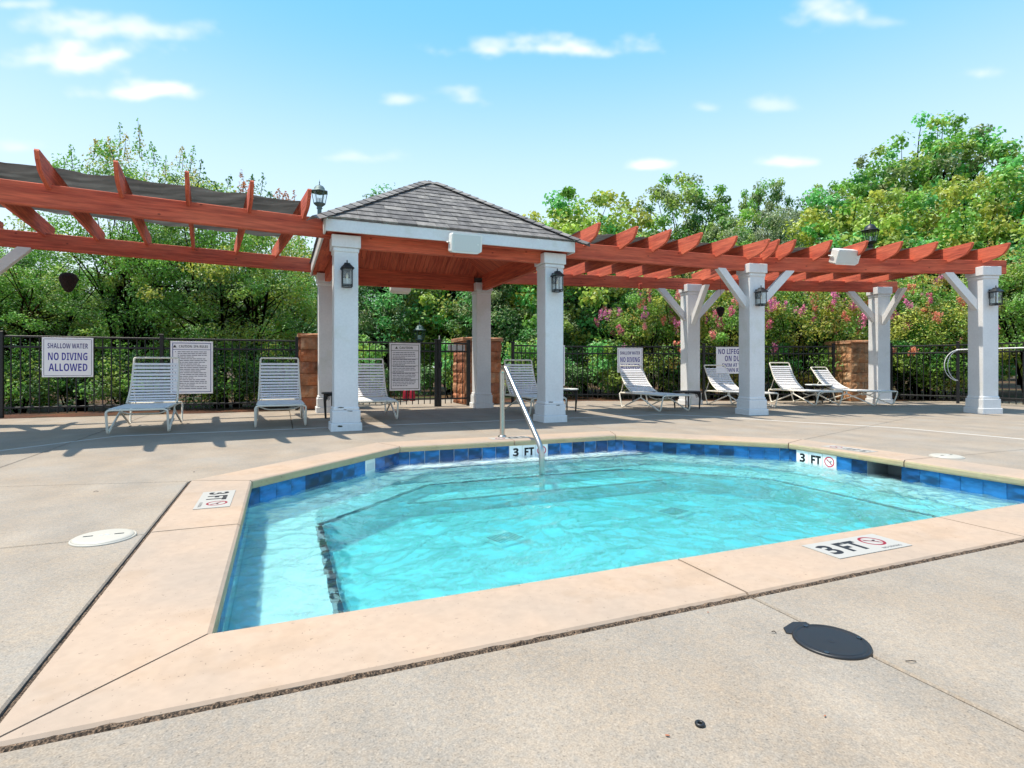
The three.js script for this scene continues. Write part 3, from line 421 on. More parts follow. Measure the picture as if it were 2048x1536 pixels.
// beam between two plan points (world x, z), grain along it
function beam(parent, name, P, Q, y0, h, w, mat, e0 = 0, e1 = 0) {
  const dx = Q[0] - P[0], dz = Q[1] - P[1], L = Math.hypot(dx, dz), u = [dx / L, dz / L], a = -e0, b = L + e1; grain += 0.37;
  const m = mesh(parent, name, cbox(b - a, h, w, 0.006, 'x', [grain * 1.7, grain * 0.31]), mat, P[0] + u[0] * (a + b) / 2 - parent.position.x, y0 + h / 2, P[1] + u[1] * (a + b) / 2 - parent.position.z, Math.atan2(-dz, dx)); return m;
}
const BT = 2.90, BH = 0.255, BW = 0.09;
const FLc = W(1.03, 6.07), FRc = W(4.22, 6.07), BLc = W(1.03, 9.42), BRc = W(4.22, 9.42);
{
  const s0 = 2.625, t0 = 7.745, [gx, gz] = W(s0, t0), g = thing('gazebo', 'square gazebo with white columns and grey shingled hip roof', 'gazebo', gx, 0, gz, TH);
  const w2 = 1.9, d2 = 2.0, ev = 2.86, ap = 4.14, rl = d2 - w2 + 0.02; // half width, half depth, eave and ridge heights, half ridge
  [[1.03, 6.07], [4.22, 6.07], [1.03, 9.42], [4.22, 9.42]].forEach(([s, t], i) => {
    const c = colParts(g, s - s0, -(t - t0), 0, 2.675), Rm = rng(i + 8), moss = std({ color: lin(0.24, 0.25, 0.15), map: roughMap, roughness: 1 });
    if (i < 2) for (const [x, y, w, h, z] of [[-0.07, 0.312, 0.1, 0.016, 0.1745], [0.05, 0.262, 0.09, 0.014, 0.188], [-0.02, 0.283, 0.05, 0.01, 0.1745], [-0.09, 0.06, 0.07, 0.03, 0.2075]].slice(0, i ? 2 : 4)) { const n = 11, p = []; for (let k = 0; k < n; k++) { const a = k / n * 6.283, q = 0.55 + 0.6 * Rm(); p.push([Math.cos(a) * w * 0.5 * q, Math.sin(a) * h * 0.5 * q]); } mesh(c, 'moss_patch', extrude(p, 0.002), moss, x, y - (2.675 - 0.02) / 2, z); }
  });
  // beams on the columns, fascia round the eaves
  const loc = (name, x0, z0, x1, z1, y0, h, w, mat) => { const L = Math.hypot(x1 - x0, z1 - z0); grain += 0.41; return mesh(g, name, cbox(L, h, w, 0.005, 'x', [grain, grain * 0.3]), mat, (x0 + x1) / 2, y0 + h / 2, (z0 + z1) / 2, Math.atan2(-(z1 - z0), x1 - x0)); };
  const cx = 1.595, cz = 1.675;
  loc('beam', -cx + 0.18, cz, cx - 0.18, cz, 2.53, 0.3, 0.1, M.wood); loc('beam', -cx + 0.18, -cz, cx - 0.18, -cz, 2.5, 0.33, 0.1, M.wood);
  loc('beam', -cx, cz - 0.18, -cx, -cz + 0.18, 2.51, 0.32, 0.1, M.wood); loc('beam', cx, cz - 0.18, cx, -cz + 0.18, 2.51, 0.32, 0.1, M.wood);
  loc('fascia', -w2 + 0.02, d2 - 0.02, w2 - 0.02, d2 - 0.02, 2.68, 0.17, 0.03, M.white); loc('fascia', -w2 + 0.02, -d2 + 0.02, w2 - 0.02, -d2 + 0.02, 2.68, 0.17, 0.03, M.white);
  loc('fascia', -w2 + 0.02, d2 - 0.037, -w2 + 0.02, -d2 + 0.037, 2.68, 0.17, 0.03, M.white); loc('fascia', w2 - 0.02, d2 - 0.037, w2 - 0.02, -d2 + 0.037, 2.68, 0.17, 0.03, M.white);
  // narrow soffit between fascia and beams
  loc('soffit', -w2 + 0.06, (cz + d2) / 2 + 0.01, w2 - 0.06, (cz + d2) / 2 + 0.01, 2.70, 0.012, d2 - cz - 0.1, M.wood); loc('soffit', -w2 + 0.06, -(cz + d2) / 2 - 0.01, w2 - 0.06, -(cz + d2) / 2 - 0.01, 2.70, 0.012, d2 - cz - 0.1, M.wood);
  loc('soffit', -(cx + w2) / 2 - 0.01, cz, -(cx + w2) / 2 - 0.01, -cz, 2.702, 0.012, w2 - cx - 0.1, M.wood); loc('soffit', (cx + w2) / 2 + 0.01, cz, (cx + w2) / 2 + 0.01, -cz, 2.702, 0.012, w2 - cx - 0.1, M.wood);
  // roof: plane = function giving a point for (across a, up b) on each of the four slopes
  const roof = mesh(g, 'roof', (() => { const s = new Soup(), e = 0.0, A = [-w2, ev - 0.02, d2], B = [w2, ev - 0.02, d2], C = [w2, ev - 0.02, -d2], D = [-w2, ev - 0.02, -d2], R1 = [0, ap - 0.02, rl], R2 = [0, ap - 0.02, -rl]; s.tri(A, B, R1).tri(C, D, R2).quad(B, C, R2, R1).quad(D, A, R1, R2); return s.geo('x'); })(), shingleMats[2]);
  const slope = (side) => {                                 // [half width at eave, half width at top, run, frame]
    const front = side % 2 === 0, half = front ? w2 : d2, run = front ? d2 - rl : w2, topHalf = front ? 0 : rl, ry = side * Math.PI / 2, out = front ? d2 : w2;
    const len = Math.hypot(run, ap - ev), pitch = Math.atan2(ap - ev, run);
    return { half, topHalf, len, pitch, ry, out };
  };
  const R = rng(33), rows = 13;
  for (let side = 0; side < 4; side++) {
    const { half, topHalf, len, pitch, ry, out } = slope(side), ex = len / rows, rest = [];
    const frameM = new THREE.Matrix4().makeRotationY(ry).multiply(new THREE.Matrix4().makeTranslation(0, ev, out)).multiply(new THREE.Matrix4().makeRotationX(pitch - Math.PI / 2));  // local x across, y up the slope, z out
    for (let r = 0; r < rows; r++) {
      const b0 = r * ex - 0.012, b1 = (r + 1) * ex + 0.03, wAt = (b) => lerp(half, topHalf, clamp(b / len)), w = wAt(Math.max(0, b0)) + (r ? 0.0 : 0.015);
      let x = -w, first = true;
      while (x < w - 0.02) {
        let wd = 0.17 + 0.16 * R(); if (first) { wd *= 0.4 + 0.6 * R(); first = false; } let x1 = Math.min(w, x + wd); if (w - x1 < 0.07) x1 = w;
        const tw = wAt(b1), q0 = clamp(x, -tw, tw), q1 = clamp(x1, -tw, tw), lift = 0.017 + 0.008 * R(), dr = (R() - 0.5) * 0.008, s = new Soup(), G = 0.002;
        const a = [x + G, b0 + dr, lift], b = [x1 - G, b0 + dr, lift], c = [q1 - G, b1, 0.006], d = [q0 + G, b1, 0.006], z = -0.004;
        s.quad(a, b, c, d); s.quad([a[0], a[1], z], [b[0], b[1], z], b, a); s.quad([b[0], b[1], z], [c[0], c[1], z], c, b); s.quad([d[0], d[1], z], [a[0], a[1], z], a, d);
        const gg = s.geo('x', [R(), R()]).applyMatrix4(frameM), mat = shingleMats[Math.floor(R() * shingleMats.length)];
        if (side === 0) mesh(roof, 'shingle', gg, mat); else rest.push(gg);
        x = x1;
      }
    }
    if (rest.length) { const m = mesh(roof, 'shingle_field', merge(rest), shingleMats[4]); m.userData.kind = 'stuff'; }
  }
  // hip and ridge caps
  const capGeo = (() => { const s = new Soup(), w = 0.11, l = 0.24, h = 0.035; const P = (x, y, z) => [x, y, z]; s.quad(P(-w, -0.02, 0), P(0, h, 0), P(0, h + 0.014, l), P(-w, 0.0, l)); s.quad(P(0, h, 0), P(w, -0.02, 0), P(w, 0.0, l), P(0, h + 0.014, l)); s.quad(P(-w, -0.012, l), P(-w, 0, l), P(0, h + 0.014, l), P(0, h, l)); s.quad(P(0, h, l), P(0, h + 0.014, l), P(w, 0, l), P(w, -0.012, l)); return s.geo('z'); })();
  const caps = (A, B) => { const a = V(...A), b = V(...B), L = a.distanceTo(b), N = Math.round(L / 0.165); for (let i = 0; i < N; i++) { const p = a.clone().lerp(b, (i + 0.15) / N), m = mesh(roof, 'hip_cap', capGeo, shingleMats[Math.floor(R() * shingleMats.length)], p.x, p.y + 0.004, p.z); m.lookAt ? 0 : 0; const dir = a.clone().sub(b).normalize(), zx = dir, xx = V(0, 1, 0).cross(zx).normalize(), yy = zx.clone().cross(xx); m.quaternion.setFromRotationMatrix(new THREE.Matrix4().makeBasis(xx, yy, zx)); } };
  for (const [x, z] of [[-1, 1], [1, 1], [1, -1], [-1, -1]]) caps([x * w2, ev + 0.005, z * d2], [0, ap + 0.005, z * rl]);
  caps([0, ap - 0.02, -rl - 0.1], [0, ap - 0.018, rl + 0.02]);
  // boarded ceiling under the rafters
  const ceil = mesh(g, 'ceiling_ring', cbox(0.3, 0.03, 0.3, 0.01), M.ceil, 0, ap - 0.2, 0);
  for (let side = 0; side < 4; side++) {
    const front = side % 2 === 0, half = (front ? cx : cz) + 0.02, run = front ? cz : cx, len = Math.hypot(run, 1.05), pitch = Math.atan2(1.05, run), fm = new THREE.Matrix4().makeTranslation(0, -(ap - 0.2), 0).multiply(new THREE.Matrix4().makeRotationY(side * Math.PI / 2)).multiply(new THREE.Matrix4().makeTranslation(0, 2.80, run)).multiply(new THREE.Matrix4().makeRotationX(pitch - Math.PI / 2));
    const N = 36; for (let i = 0; i < N; i++) { const x0 = lerp(-half, half, i / N) + 0.003, x1 = lerp(-half, half, (i + 1) / N) - 0.003, hAt = (x) => len * (1 - Math.abs(x) / half), s = new Soup(), z = -0.0, z2 = 0.02; s.quad([x0, 0, z], [x0, hAt(x0), z], [x1, hAt(x1), z], [x1, 0, z]); s.quad([x0, 0, z], [x0, 0, z2], [x0, hAt(x0), z2], [x0, hAt(x0), z]); s.quad([x1, 0, z2], [x1, 0, z], [x1, hAt(x1), z], [x1, hAt(x1), z2]); mesh(ceil, 'ceiling_board', s.geo('y', [R() * 3, R()]).applyMatrix4(fm), M.ceil); }
  }
}
const sub = (a, b) => [a[0] - b[0], a[1] - b[1]];
// rafter: profile in (x towards the pool, y), length L between the beams, thickness along z
function rafterGeo(L, dy, off) {
  const p = [[0.57, 0.215], [0.585, 0.195], [0.55, 0.12], [0.46, 0.03], [0.36, -0.005], [0.07, -0.06], [0.07, -0.045], [-L - 0.06, -0.045 + dy], [-L - 0.36, -0.01 + dy], [-L - 0.5, 0.06 + dy], [-L - 0.57, 0.18 + dy], [-L - 0.55, 0.205 + dy]];
  return extrude(p, 0.042, 'x').translate(0, 0, 0);
}
function wing(parent, front, back, fr, cloth, BB = 2.95) {   // front/back: [P, Q] of the beam lines; fr: fractions of the rafters
  const gp = parent.position; let rr = rng(Math.round(front[0][0] * 100) + 77);
  const pair = (f) => {                                      // front point and the point square behind it on the rear beam
    const a = [lerp(front[0][0], front[1][0], f), lerp(front[0][1], front[1][1], f)], u = sub(front[1], front[0]), l = Math.hypot(...u); let n = [u[1] / l, -u[0] / l]; if (n[1] > 0) n = [-n[0], -n[1]];
    const B = back[0], v = sub(back[1], back[0]), w = sub(B, a), k = (w[0] * v[1] - w[1] * v[0]) / (n[0] * v[1] - n[1] * v[0]); return [a, [a[0] + n[0] * k, a[1] + n[1] * k]];
  };
  for (const f of fr) {
    const [a, b] = pair(f), dx = a[0] - b[0], dz = a[1] - b[1], L = Math.hypot(dx, dz);
    const g = rafterGeo(L, BB - BT, 0), uv = g.attributes.uv, o1 = rr() * 2.4, o2 = rr(); for (let i = 0; i < uv.count; i++) uv.setXY(i, uv.getX(i) + o1, uv.getY(i) + o2);
    mesh(parent, 'rafter', g, M.wood, a[0] - gp.x, BT, a[1] - gp.z, Math.atan2(-dz, dx));
  }
  // shade cloth laid over the rafters, sagging a little between them
  const [f0, f1] = cloth, s = new Soup(), nu = 40, nv = 10, P = (i, j) => {
    const f = lerp(f0, f1, i / nu), d = lerp(0.015, 0.80, j / nv), [a, b] = pair(f);
    let near = 9; for (const q of fr) near = Math.min(near, Math.abs(q - f)); const sag = Math.min(1, near * 12) * 0.03 + 0.006 * Math.sin(i * 1.7 + j * 2.1);
    return [lerp(a[0], b[0], d) - gp.x, BT + 0.225 + d * (BB - BT) - sag, lerp(a[1], b[1], d) - gp.z];
  };
  for (let i = 0; i < nu; i++) for (let j = 0; j < nv; j++) s.quad(P(i, j), P(i + 1, j), P(i + 1, j + 1), P(i, j + 1));
  mesh(parent, 'shade_cloth', s.geo('x'), M.cloth);
}
function brace(parent, P, dir, y0 = 2.02, y1 = 2.66, w = 0.1) { // knee brace from a column face up to the beam
  const l = Math.hypot(dir[0], dir[1]), u = [dir[0] / l, dir[1] / l], h = y1 - y0, len = h * Math.SQRT2;
  const m = mesh(parent, 'knee_brace', extrude([[-0.02, -0.1], [h, h - 0.02], [h, h], [h - 0.16, h], [-0.02, 0.1]], w), M.white, P[0] + u[0] * 0.15 - parent.position.x, y0, P[1] + u[1] * 0.15 - parent.position.z, Math.atan2(-u[1], u[0])); return m;
}
{ // left wing
  const L1 = [-6.05, -5.8], L1b = [-8.05, -8.28], g = thing('pergola', 'red timber pergola wing under big green trees, left of the shingled gazebo', 'pergola', FLc[0], 0, FLc[1], 0, 'red pergola wings');
  beam(g, 'beam', FLc, L1, BT - BH, BH, BW, M.wood, -0.03, 1.6); beam(g, 'beam', BLc, L1b, 2.95 - BH, BH, BW, M.wood, -0.03, 1.6);
  colParts(g, L1[0] - FLc[0], L1[1] - FLc[1], 0.52, 2.76); colParts(g, L1b[0] - FLc[0], L1b[1] - FLc[1], 0.58, 2.78);
  const Lf = Math.hypot(...sub(L1, FLc)); wing(g, [FLc, L1], [BLc, L1b], [0.56, 1.22, 1.9, 2.57, 3.24, 3.91, 4.55].map((k) => k / Lf), [0.13, 1.25]);
  brace(g, L1b, sub(BLc, L1b), 2.12, 2.70, 0.14); brace(g, L1b, sub(L1, L1b), 2.02, 2.70);
}
const R1 = [4.45, -10.4], R1b = [4.2, -13.2], R2 = [8.98, -10.68], R2b = [8.95, -13.65], R2e = [9.42, -10.71], R2be = [9.4, -13.7];
{ // right wing
  const g = thing('pergola', 'red timber pergola wing with loudspeaker, right of the shingled gazebo', 'pergola', R1[0], 0, R1[1], 0, 'red pergola wings');
  beam(g, 'beam', FRc, R1, BT - BH, BH, BW, M.wood, -0.03, 0.02); beam(g, 'beam', BRc, R1b, 2.95 - BH, BH, BW, M.wood, -0.03, 0.02);
  beam(g, 'beam', R1, R2e, BT - BH, BH, BW, M.wood, -0.02, 0); beam(g, 'beam', R1b, R2be, 2.95 - BH, BH, BW, M.wood, -0.02, 0);
  for (const [p, a, h] of [[R1, 14, 2.76], [R1b, 14, 2.8], [R2, 5.4, 2.76], [R2b, 5.4, 2.8]]) colParts(g, p[0] - R1[0], p[1] - R1[1], a * Math.PI / 180, h);
  const l1 = Math.hypot(...sub(R1, FRc)), l2 = Math.hypot(...sub(R2e, R1));
  wing(g, [FRc, R1], [BRc, R1b], [0.587, 1.26, 1.89, 2.5, 3.22, 3.92].map((k) => k / l1), [0.13, 0.985]);
  wing(g, [R1, R2e], [R1b, R2be], [0.2, 0.5, 1.16, 1.82, 2.47, 3.13, 3.8, 4.5].map((k) => k / l2), [0.02, 0.99]);
  brace(g, R1, sub(FRc, R1)); brace(g, R1, sub(R2, R1)); brace(g, R1b, sub(BRc, R1b), 2.02, 2.7); brace(g, R1b, sub(R2b, R1b), 2.02, 2.7); brace(g, R1b, sub(R1, R1b), 1.9, 2.68);
  brace(g, R2, sub(R1, R2)); brace(g, R2b, sub(R1b, R2b), 2.02, 2.7); brace(g, R2b, sub(R2, R2b), 1.95, 2.68);
  mesh(g, 'junction_box', cbox(0.09, 0.13, 0.05, 0.01), M.wood, 2.95 - R1[0], 2.72, -12.86 - R1[1], 0.25);
}
// wall lanterns on the columns, post lamps, loudspeakers, hanging decoys
function lantern(label, x, y, z, ry) {
  const g = thing('wall_lantern', label, 'lantern', x, y, z, ry, 'black wall lanterns on the columns');
  mesh(g, 'back_plate', cbox(0.1, 0.17, 0.02, 0.006), M.iron, 0, 0.07, 0.01); mesh(g, 'arm', cbox(0.03, 0.03, 0.08, 0.006), M.iron, 0, 0.12, 0.05);
  const z0 = 0.1, bars = []; for (const a of [-1, 1]) for (const b of [-1, 1]) bars.push(at(cbox(0.012, 0.24, 0.012, 0.002), a * 0.062, -0.02, z0 + b * 0.062));
  for (const y2 of [-0.145, -0.12]) for (const a of [-1, 1]) { bars.push(at(cbox(0.136, 0.012, 0.012, 0.002), 0, y2, z0 + a * 0.062)); bars.push(at(cbox(0.012, 0.012, 0.12, 0.002), a * 0.062, y2, z0)); }
  mesh(g, 'cage', merge(bars), M.iron);
  for (const [a, b, r] of [[0, 1, 0], [0, -1, 0], [1, 0, Math.PI / 2], [-1, 0, Math.PI / 2]]) mesh(g, 'pane', cbox(0.112, 0.22, 0.002, 0.0005), M.glass, a * 0.06, -0.02, z0 + b * 0.06, r);
  const cap = new THREE.CylinderGeometry(0.055, 0.125, 0.06, 4, 1).toNonIndexed().rotateY(Math.PI / 4); mesh(g, 'roof', cap, M.iron, 0, 0.13, z0); mesh(g, 'eave', cbox(0.17, 0.012, 0.17, 0.003), M.iron, 0, 0.1, z0); mesh(g, 'crown', cbox(0.075, 0.02, 0.075, 0.005), M.iron, 0, 0.165, z0);
  mesh(g, 'finial', lathe([[0, 0.05], [0.006, 0.04], [0.011, 0.028], [0.006, 0.016], [0.014, 0.006], [0.014, 0]], 12), M.iron, 0, 0.174, z0);
  mesh(g, 'bulb', lathe([[0, 0.075], [0.006, 0.06], [0.016, 0.035], [0.016, 0.015], [0.01, 0]], 14), M.bulb, 0, -0.03, z0); mesh(g, 'socket', cyl(0.012, 0.014, 0.08, 12), M.plastic, 0, -0.07, z0);
}
const face = (P, a, out, up) => [P[0] + Math.sin(a) * out, up, P[1] + Math.cos(a) * out];
{
  const d = Math.PI / 180;
  lantern('black lantern on the gazebo column next to the moss-stained column base', ...face(FLc, TH, 0.16, 2.10), TH);
  lantern('black lantern on the gazebo column behind the steel handrail', ...face(FRc, TH, 0.16, 2.20), TH);
  lantern('black lantern on the pergola column covering the lifeguard sign', ...face(R1, 14 * d, 0.16, 2.13), 14 * d);
  lantern('black lantern on the end column of the pergola beside the rescue hook', ...face(R2, 5.4 * d, 0.16, 2.17), 5.4 * d);
}
function postLamp(name, label, x, z, top, mat, scale = 1) {
  const g = thing(name, label, 'lamp', x, 0, z, 0.3, 'post lamps'), s = scale, y = top;
  mesh(g, 'post', cyl(0.04 * s, 0.05 * s, y - 0.42 * s, 14), mat, 0, (y - 0.42 * s) / 2, 0);
  mesh(g, 'collar', lathe([[0.035 * s, 0], [0.06 * s, 0.03 * s], [0.045 * s, 0.05 * s], [0.05 * s, 0.06 * s], [0.11 * s, 0.11 * s], [0.115 * s, 0.125 * s], [0, 0.125 * s]], 12), mat, 0, y - 0.47 * s, 0);
  const bars = []; for (let i = 0; i < 6; i++) { const a = i * Math.PI / 3, r0 = 0.105 * s, r1 = 0.145 * s; bars.push(tube([[Math.cos(a) * r0, 0, Math.sin(a) * r0], [Math.cos(a) * r1, 0.22 * s, Math.sin(a) * r1]], 0.007 * s, 0.01, 6)); }
  mesh(g, 'cage', merge(bars), mat, 0, y - 0.35 * s, 0);
  mesh(g, 'glass', new THREE.CylinderGeometry(0.138 * s, 0.1 * s, 0.22 * s, 6, 1, true).toNonIndexed(), M.glass, 0, y - 0.24 * s, 0);
  mesh(g, 'hood', lathe([[0, 0.14 * s], [0.03 * s, 0.135 * s], [0.08 * s, 0.11 * s], [0.115 * s, 0.06 * s], [0.12 * s, 0.03 * s], [0.175 * s, 0.012 * s], [0.175 * s, -0.01 * s], [0.13 * s, -0.015 * s], [0, -0.015 * s]], 6), mat, 0, y - 0.12 * s, 0);
  mesh(g, 'finial', lathe([[0, 0.12 * s], [0.004 * s, 0.08 * s], [0.012 * s, 0.05 * s], [0.006 * s, 0.03 * s], [0.014 * s, 0.015 * s], [0.014 * s, 0]], 10), mat, 0, y + 0.015 * s, 0);
  for (const k of [-1, 0, 1]) mesh(g, 'candle', cyl(0.011 * s, 0.011 * s, 0.1 * s, 8), M.plastic, k * 0.03 * s, y - 0.29 * s, k * k * 0.02 * s);
}
const far = (u, d) => [(u - 1024) / FOC * d, -d];
postLamp('post_lamp', 'green-tinged post lamp rising behind the beam beside the gazebo roof corner', ...far(639, 11.6), 4.62, M.verdigris, 1.05);
postLamp('post_lamp', 'black post lamp above the rafters in front of bright green trees', ...far(1741, 15.6), 4.83, M.iron, 1.35);
postLamp('post_lamp', 'grey post lamp beyond the gate above the caution sign', ...far(839, 19), 2.28, M.verdigris, 1.35);
function speaker(label, x, y, z, ry, tilt, w = 0.43, h = 0.27) {
  const g = thing('loudspeaker', label, 'loudspeaker', x, y, z, ry, 'outdoor loudspeakers'); 
  const b = mesh(g, 'cabinet', extrude([[-w / 2, -h * 0.42], [-w / 2 + 0.03, -h / 2], [w / 2 - 0.06, -h / 2], [w / 2, -h * 0.36], [w / 2, h / 2 - 0.02], [w / 2 - 0.02, h / 2], [-w / 2 + 0.02, h / 2], [-w / 2, h / 2 - 0.02]], 0.16), M.plastic, 0, 0, 0.12); b.rotation.x = tilt;
  const gr = mesh(b, 'grille', cbox(w - 0.05, h - 0.04, 0.012, 0.005), M.grille, 0.0, 0.002, 0.081);
  mesh(gr, 'badge', cyl(0.012, 0.012, 0.006, 12).rotateX(Math.PI / 2), M.plastic, w * 0.36, -h * 0.02, 0.008);
  mesh(g, 'bracket', tube([[-w / 2 - 0.02, 0.0, 0.12], [-w / 2 - 0.02, 0.03, 0.02], [-w / 2 + 0.1, 0.03, 0.0]], 0.012, 0.02, 8), M.plastic);
}
{
  const [ax, az] = W(2.62 + 0.02, 5.72); speaker('weathered loudspeaker hung on the white gazebo fascia', ax, 2.63, az, TH, 0.18, 0.45, 0.27);
  const [bx, bz] = W(2.55, 9.78); speaker('loudspeaker hung behind the gazebo over the caution sign', bx, 2.58, bz, TH + Math.PI, 0.2, 0.42, 0.26);
  speaker('loudspeaker mounted on the rafters of the pergola', 6.05, 2.88, -10.34, 0.25, 0.35, 0.5, 0.27);
}
function decoy(label, x, y, z, top, k = 1) { const g = thing('hanging_nest', label, 'wasp nest', x, y, z, 0, 'brown hanging nests'); mesh(g, 'paper_shell', lathe([[0, -0.17], [0.045, -0.15], [0.085, -0.08], [0.12, 0.02], [0.125, 0.07], [0.10, 0.12], [0.05, 0.145], [0, 0.15]].map(([a, b]) => [a * k, b * k]), 20), M.nest); mesh(g, 'string', cyl(0.0025, 0.0025, top - y - 0.14, 6), M.black, 0, (top - y + 0.14) / 2, 0); }
{ const [x, z] = far(137, 8.9); decoy('brown paper nest hanging over the shallow water sign by the white brace', x, 2.22, z, 3.05); const [x2, z2] = far(1441, 11.6); decoy('brown paper nest hanging in front of the pink blossoms', x2, 2.02, z2, 3.1, 0.68); }
// ---------------------------------------------------------------- fences, gate, stone pillars
const FH = 1.42, picketG = cbox(0.018, FH - 0.09, 0.018, 0.002), postG = cbox(0.062, FH + 0.06, 0.062, 0.004), capG = cbox(0.076, 0.02, 0.076, 0.006);
function panel(g, P, Q, ends = [1, 1], y = 0) {               // one fence panel between two plan points, in the group's place
  const gx = g.position.x, gz = g.position.z, dx = Q[0] - P[0], dz = Q[1] - P[1], L = Math.hypot(dx, dz), ry = Math.atan2(-dz, dx), u = [dx / L, dz / L];
  for (const yy of [FH - 0.02, FH - 0.2, 0.16]) mesh(g, 'rail', cbox(L, 0.034, 0.028, 0.004), M.black, (P[0] + Q[0]) / 2 - gx, yy, (P[1] + Q[1]) / 2 - gz, ry);
  const N = Math.round(L / 0.131); for (let i = 1; i < N; i++) { const l = i * L / N; mesh(g, 'picket', picketG, M.black, P[0] + u[0] * l - gx, 0.05 + (FH - 0.09) / 2, P[1] + u[1] * l - gz, ry); }
  [P, Q].forEach((p, k) => { if (ends[k]) { const m = mesh(g, 'post', postG, M.black, p[0] - gx, (FH + 0.06) / 2 - 0.01, p[1] - gz, ry); mesh(m, 'post_cap', capG, M.black, 0, (FH + 0.06) / 2 + 0.008, 0); } });
}
function fence(label, pts, skipFirst = 0) {
  const g = thing('metal_fence', label, 'fence', pts[0][0], 0, pts[0][1], 0, 'black metal fence runs');
  for (let i = 0; i + 1 < pts.length; i++) { const a = pts[i], b = pts[i + 1], L = Math.hypot(b[0] - a[0], b[1] - a[1]), n = Math.max(1, Math.round(L / 2.35)); for (let k = 0; k < n; k++) panel(g, [lerp(a[0], b[0], k / n), lerp(a[1], b[1], k / n)], [lerp(a[0], b[0], (k + 1) / n), lerp(a[1], b[1], (k + 1) / n)], [i === 0 && k === 0 ? 1 : 0, 1]); }
}
fence('black metal fence carrying the shallow water and spa rules signs behind two loungers', [W(0.5, 10.2), W(-9.0, 10.2)]);
fence('black metal fence beside the gate with the caution sign', [W(3.4, 10.15), W(1.55, 10.15)]);
fence('black metal fence with the lifeguard sign behind the row of loungers', [[0.02, -13.65], [1.3, -14.5], [5.0, -14.6], [8.35, -14.55]]);
fence('black metal fence beside the end column with the rescue hook', [[9.75, -14.4], [10.75, -13.5], [11.75, -10.8], [12.6, -8.0]]);
{
  const [x, z] = W(3.48, 10.15), g = thing('metal_gate', 'narrow black metal gate with a small white plate between its bars', 'gate', x, 0, z, TH);
  const w = 0.68; for (const y of [FH - 0.02, FH - 0.2, 0.16]) mesh(g, 'rail', cbox(w - 0.06, 0.036, 0.03, 0.004), M.black, w / 2, y, 0);
  for (let i = 1; i < 5; i++) mesh(g, 'picket', picketG, M.black, i * w / 5, 0.05 + (FH - 0.09) / 2, 0);
  for (const k of [0, 1]) mesh(g, 'gate_post', cbox(0.075, FH + 0.08, 0.075, 0.004), M.black, k * w, (FH + 0.08) / 2 - 0.01, 0);
  mesh(g, 'latch', cbox(0.05, 0.12, 0.06, 0.01), M.black, 0.02, 0.92, 0.06); mesh(g, 'latch_pull', cyl(0.012, 0.012, 0.09, 10), M.plastic, 0.0, FH + 0.11, 0.0);
  mesh(g, 'plate', cbox(0.4, 0.13, 0.004, 0.001), M.white, 0.4, FH - 0.11, -0.02);
}
function pillar(label, s0, t0, P, w, h, ry, seed, mats = stoneMats) {
  const [x, z] = P || W(s0, t0), g = thing('stone_pillar', label, 'pillar', x, 0, z, ry, 'stone fence pillars'), R = rng(seed), rows = 6, rh = (h - 0.08) / rows;
  mesh(g, 'core', cbox(w - 0.06, h - 0.1, w - 0.06, 0.01), stoneMats[2], 0, (h - 0.1) / 2, 0);
  for (let r = 0; r < rows; r++) for (let f = 0; f < 4; f++) {
    const cuts = r % 2 ? [0, 0.38, 1] : [0, 0.62, 1];
    for (let k = 0; k < 2; k++) {
      const a = -w / 2 + w * cuts[k], b = -w / 2 + w * cuts[k + 1], bw = b - a - 0.008, geo = roughBlock(bw, rh - 0.008, 0.09, R), m = mesh(g, 'stone', geo, mats[Math.floor(R() * mats.length)], 0, 0, 0, f * Math.PI / 2);
      const c = V((a + b) / 2, (r + 0.5) * rh, w / 2 - 0.03 + R() * 0.012).applyAxisAngle(V(0, 1, 0), f * Math.PI / 2); m.position.copy(c);
    }
  }
  mesh(g, 'cap_stone', roughBlock(w + 0.1, 0.085, w + 0.1, R), stoneMats[3], 0, h - 0.035, 0);
}
function roughBlock(w, h, d, R) {                            // split-faced stone: uneven front, chipped edges
  const nx = 6, ny = 4, s = new Soup(), P = []; for (let j = 0; j <= ny; j++) for (let i = 0; i <= nx; i++) { const e = i === 0 || j === 0 || i === nx || j === ny; P.push([(i / nx - 0.5) * w + (e ? (R() - 0.5) * 0.006 : 0), (j / ny - 0.5) * h + (e ? (R() - 0.5) * 0.005 : 0), d / 2 + (e ? -0.014 * R() - 0.006 : 0.03 * R() - 0.004)]); }
  const q = (i, j) => P[j * (nx + 1) + i], B = (p) => [p[0], p[1], -d / 2];
  for (let j = 0; j < ny; j++) for (let i = 0; i < nx; i++) s.quad(q(i, j), q(i + 1, j), q(i + 1, j + 1), q(i, j + 1));
  for (let i = 0; i < nx; i++) { s.quad(B(q(i, 0)), B(q(i + 1, 0)), q(i + 1, 0), q(i, 0)); s.quad(q(i, ny), q(i + 1, ny), B(q(i + 1, ny)), B(q(i, ny))); }
  for (let j = 0; j < ny; j++) { s.quad(B(q(0, j)), q(0, j), q(0, j + 1), B(q(0, j + 1))); s.quad(q(nx, j), B(q(nx, j)), B(q(nx, j + 1)), q(nx, j + 1)); }
  return s.geo('x', [R(), R()]);
}
pillar('reddish stone pillar beside the lounger left of the gazebo', 1.0, 10.55, null, 0.86, 1.55, TH, 5);
pillar('reddish stone pillar behind the gazebo column at the gate', 4.6, 10.85, null, 0.9, 1.56, TH, 6);
pillar('tan stone pillar behind the last pergola column', 0, 0, [9.05, -14.75], 0.92, 1.55, 0.1, 7, tanMats);
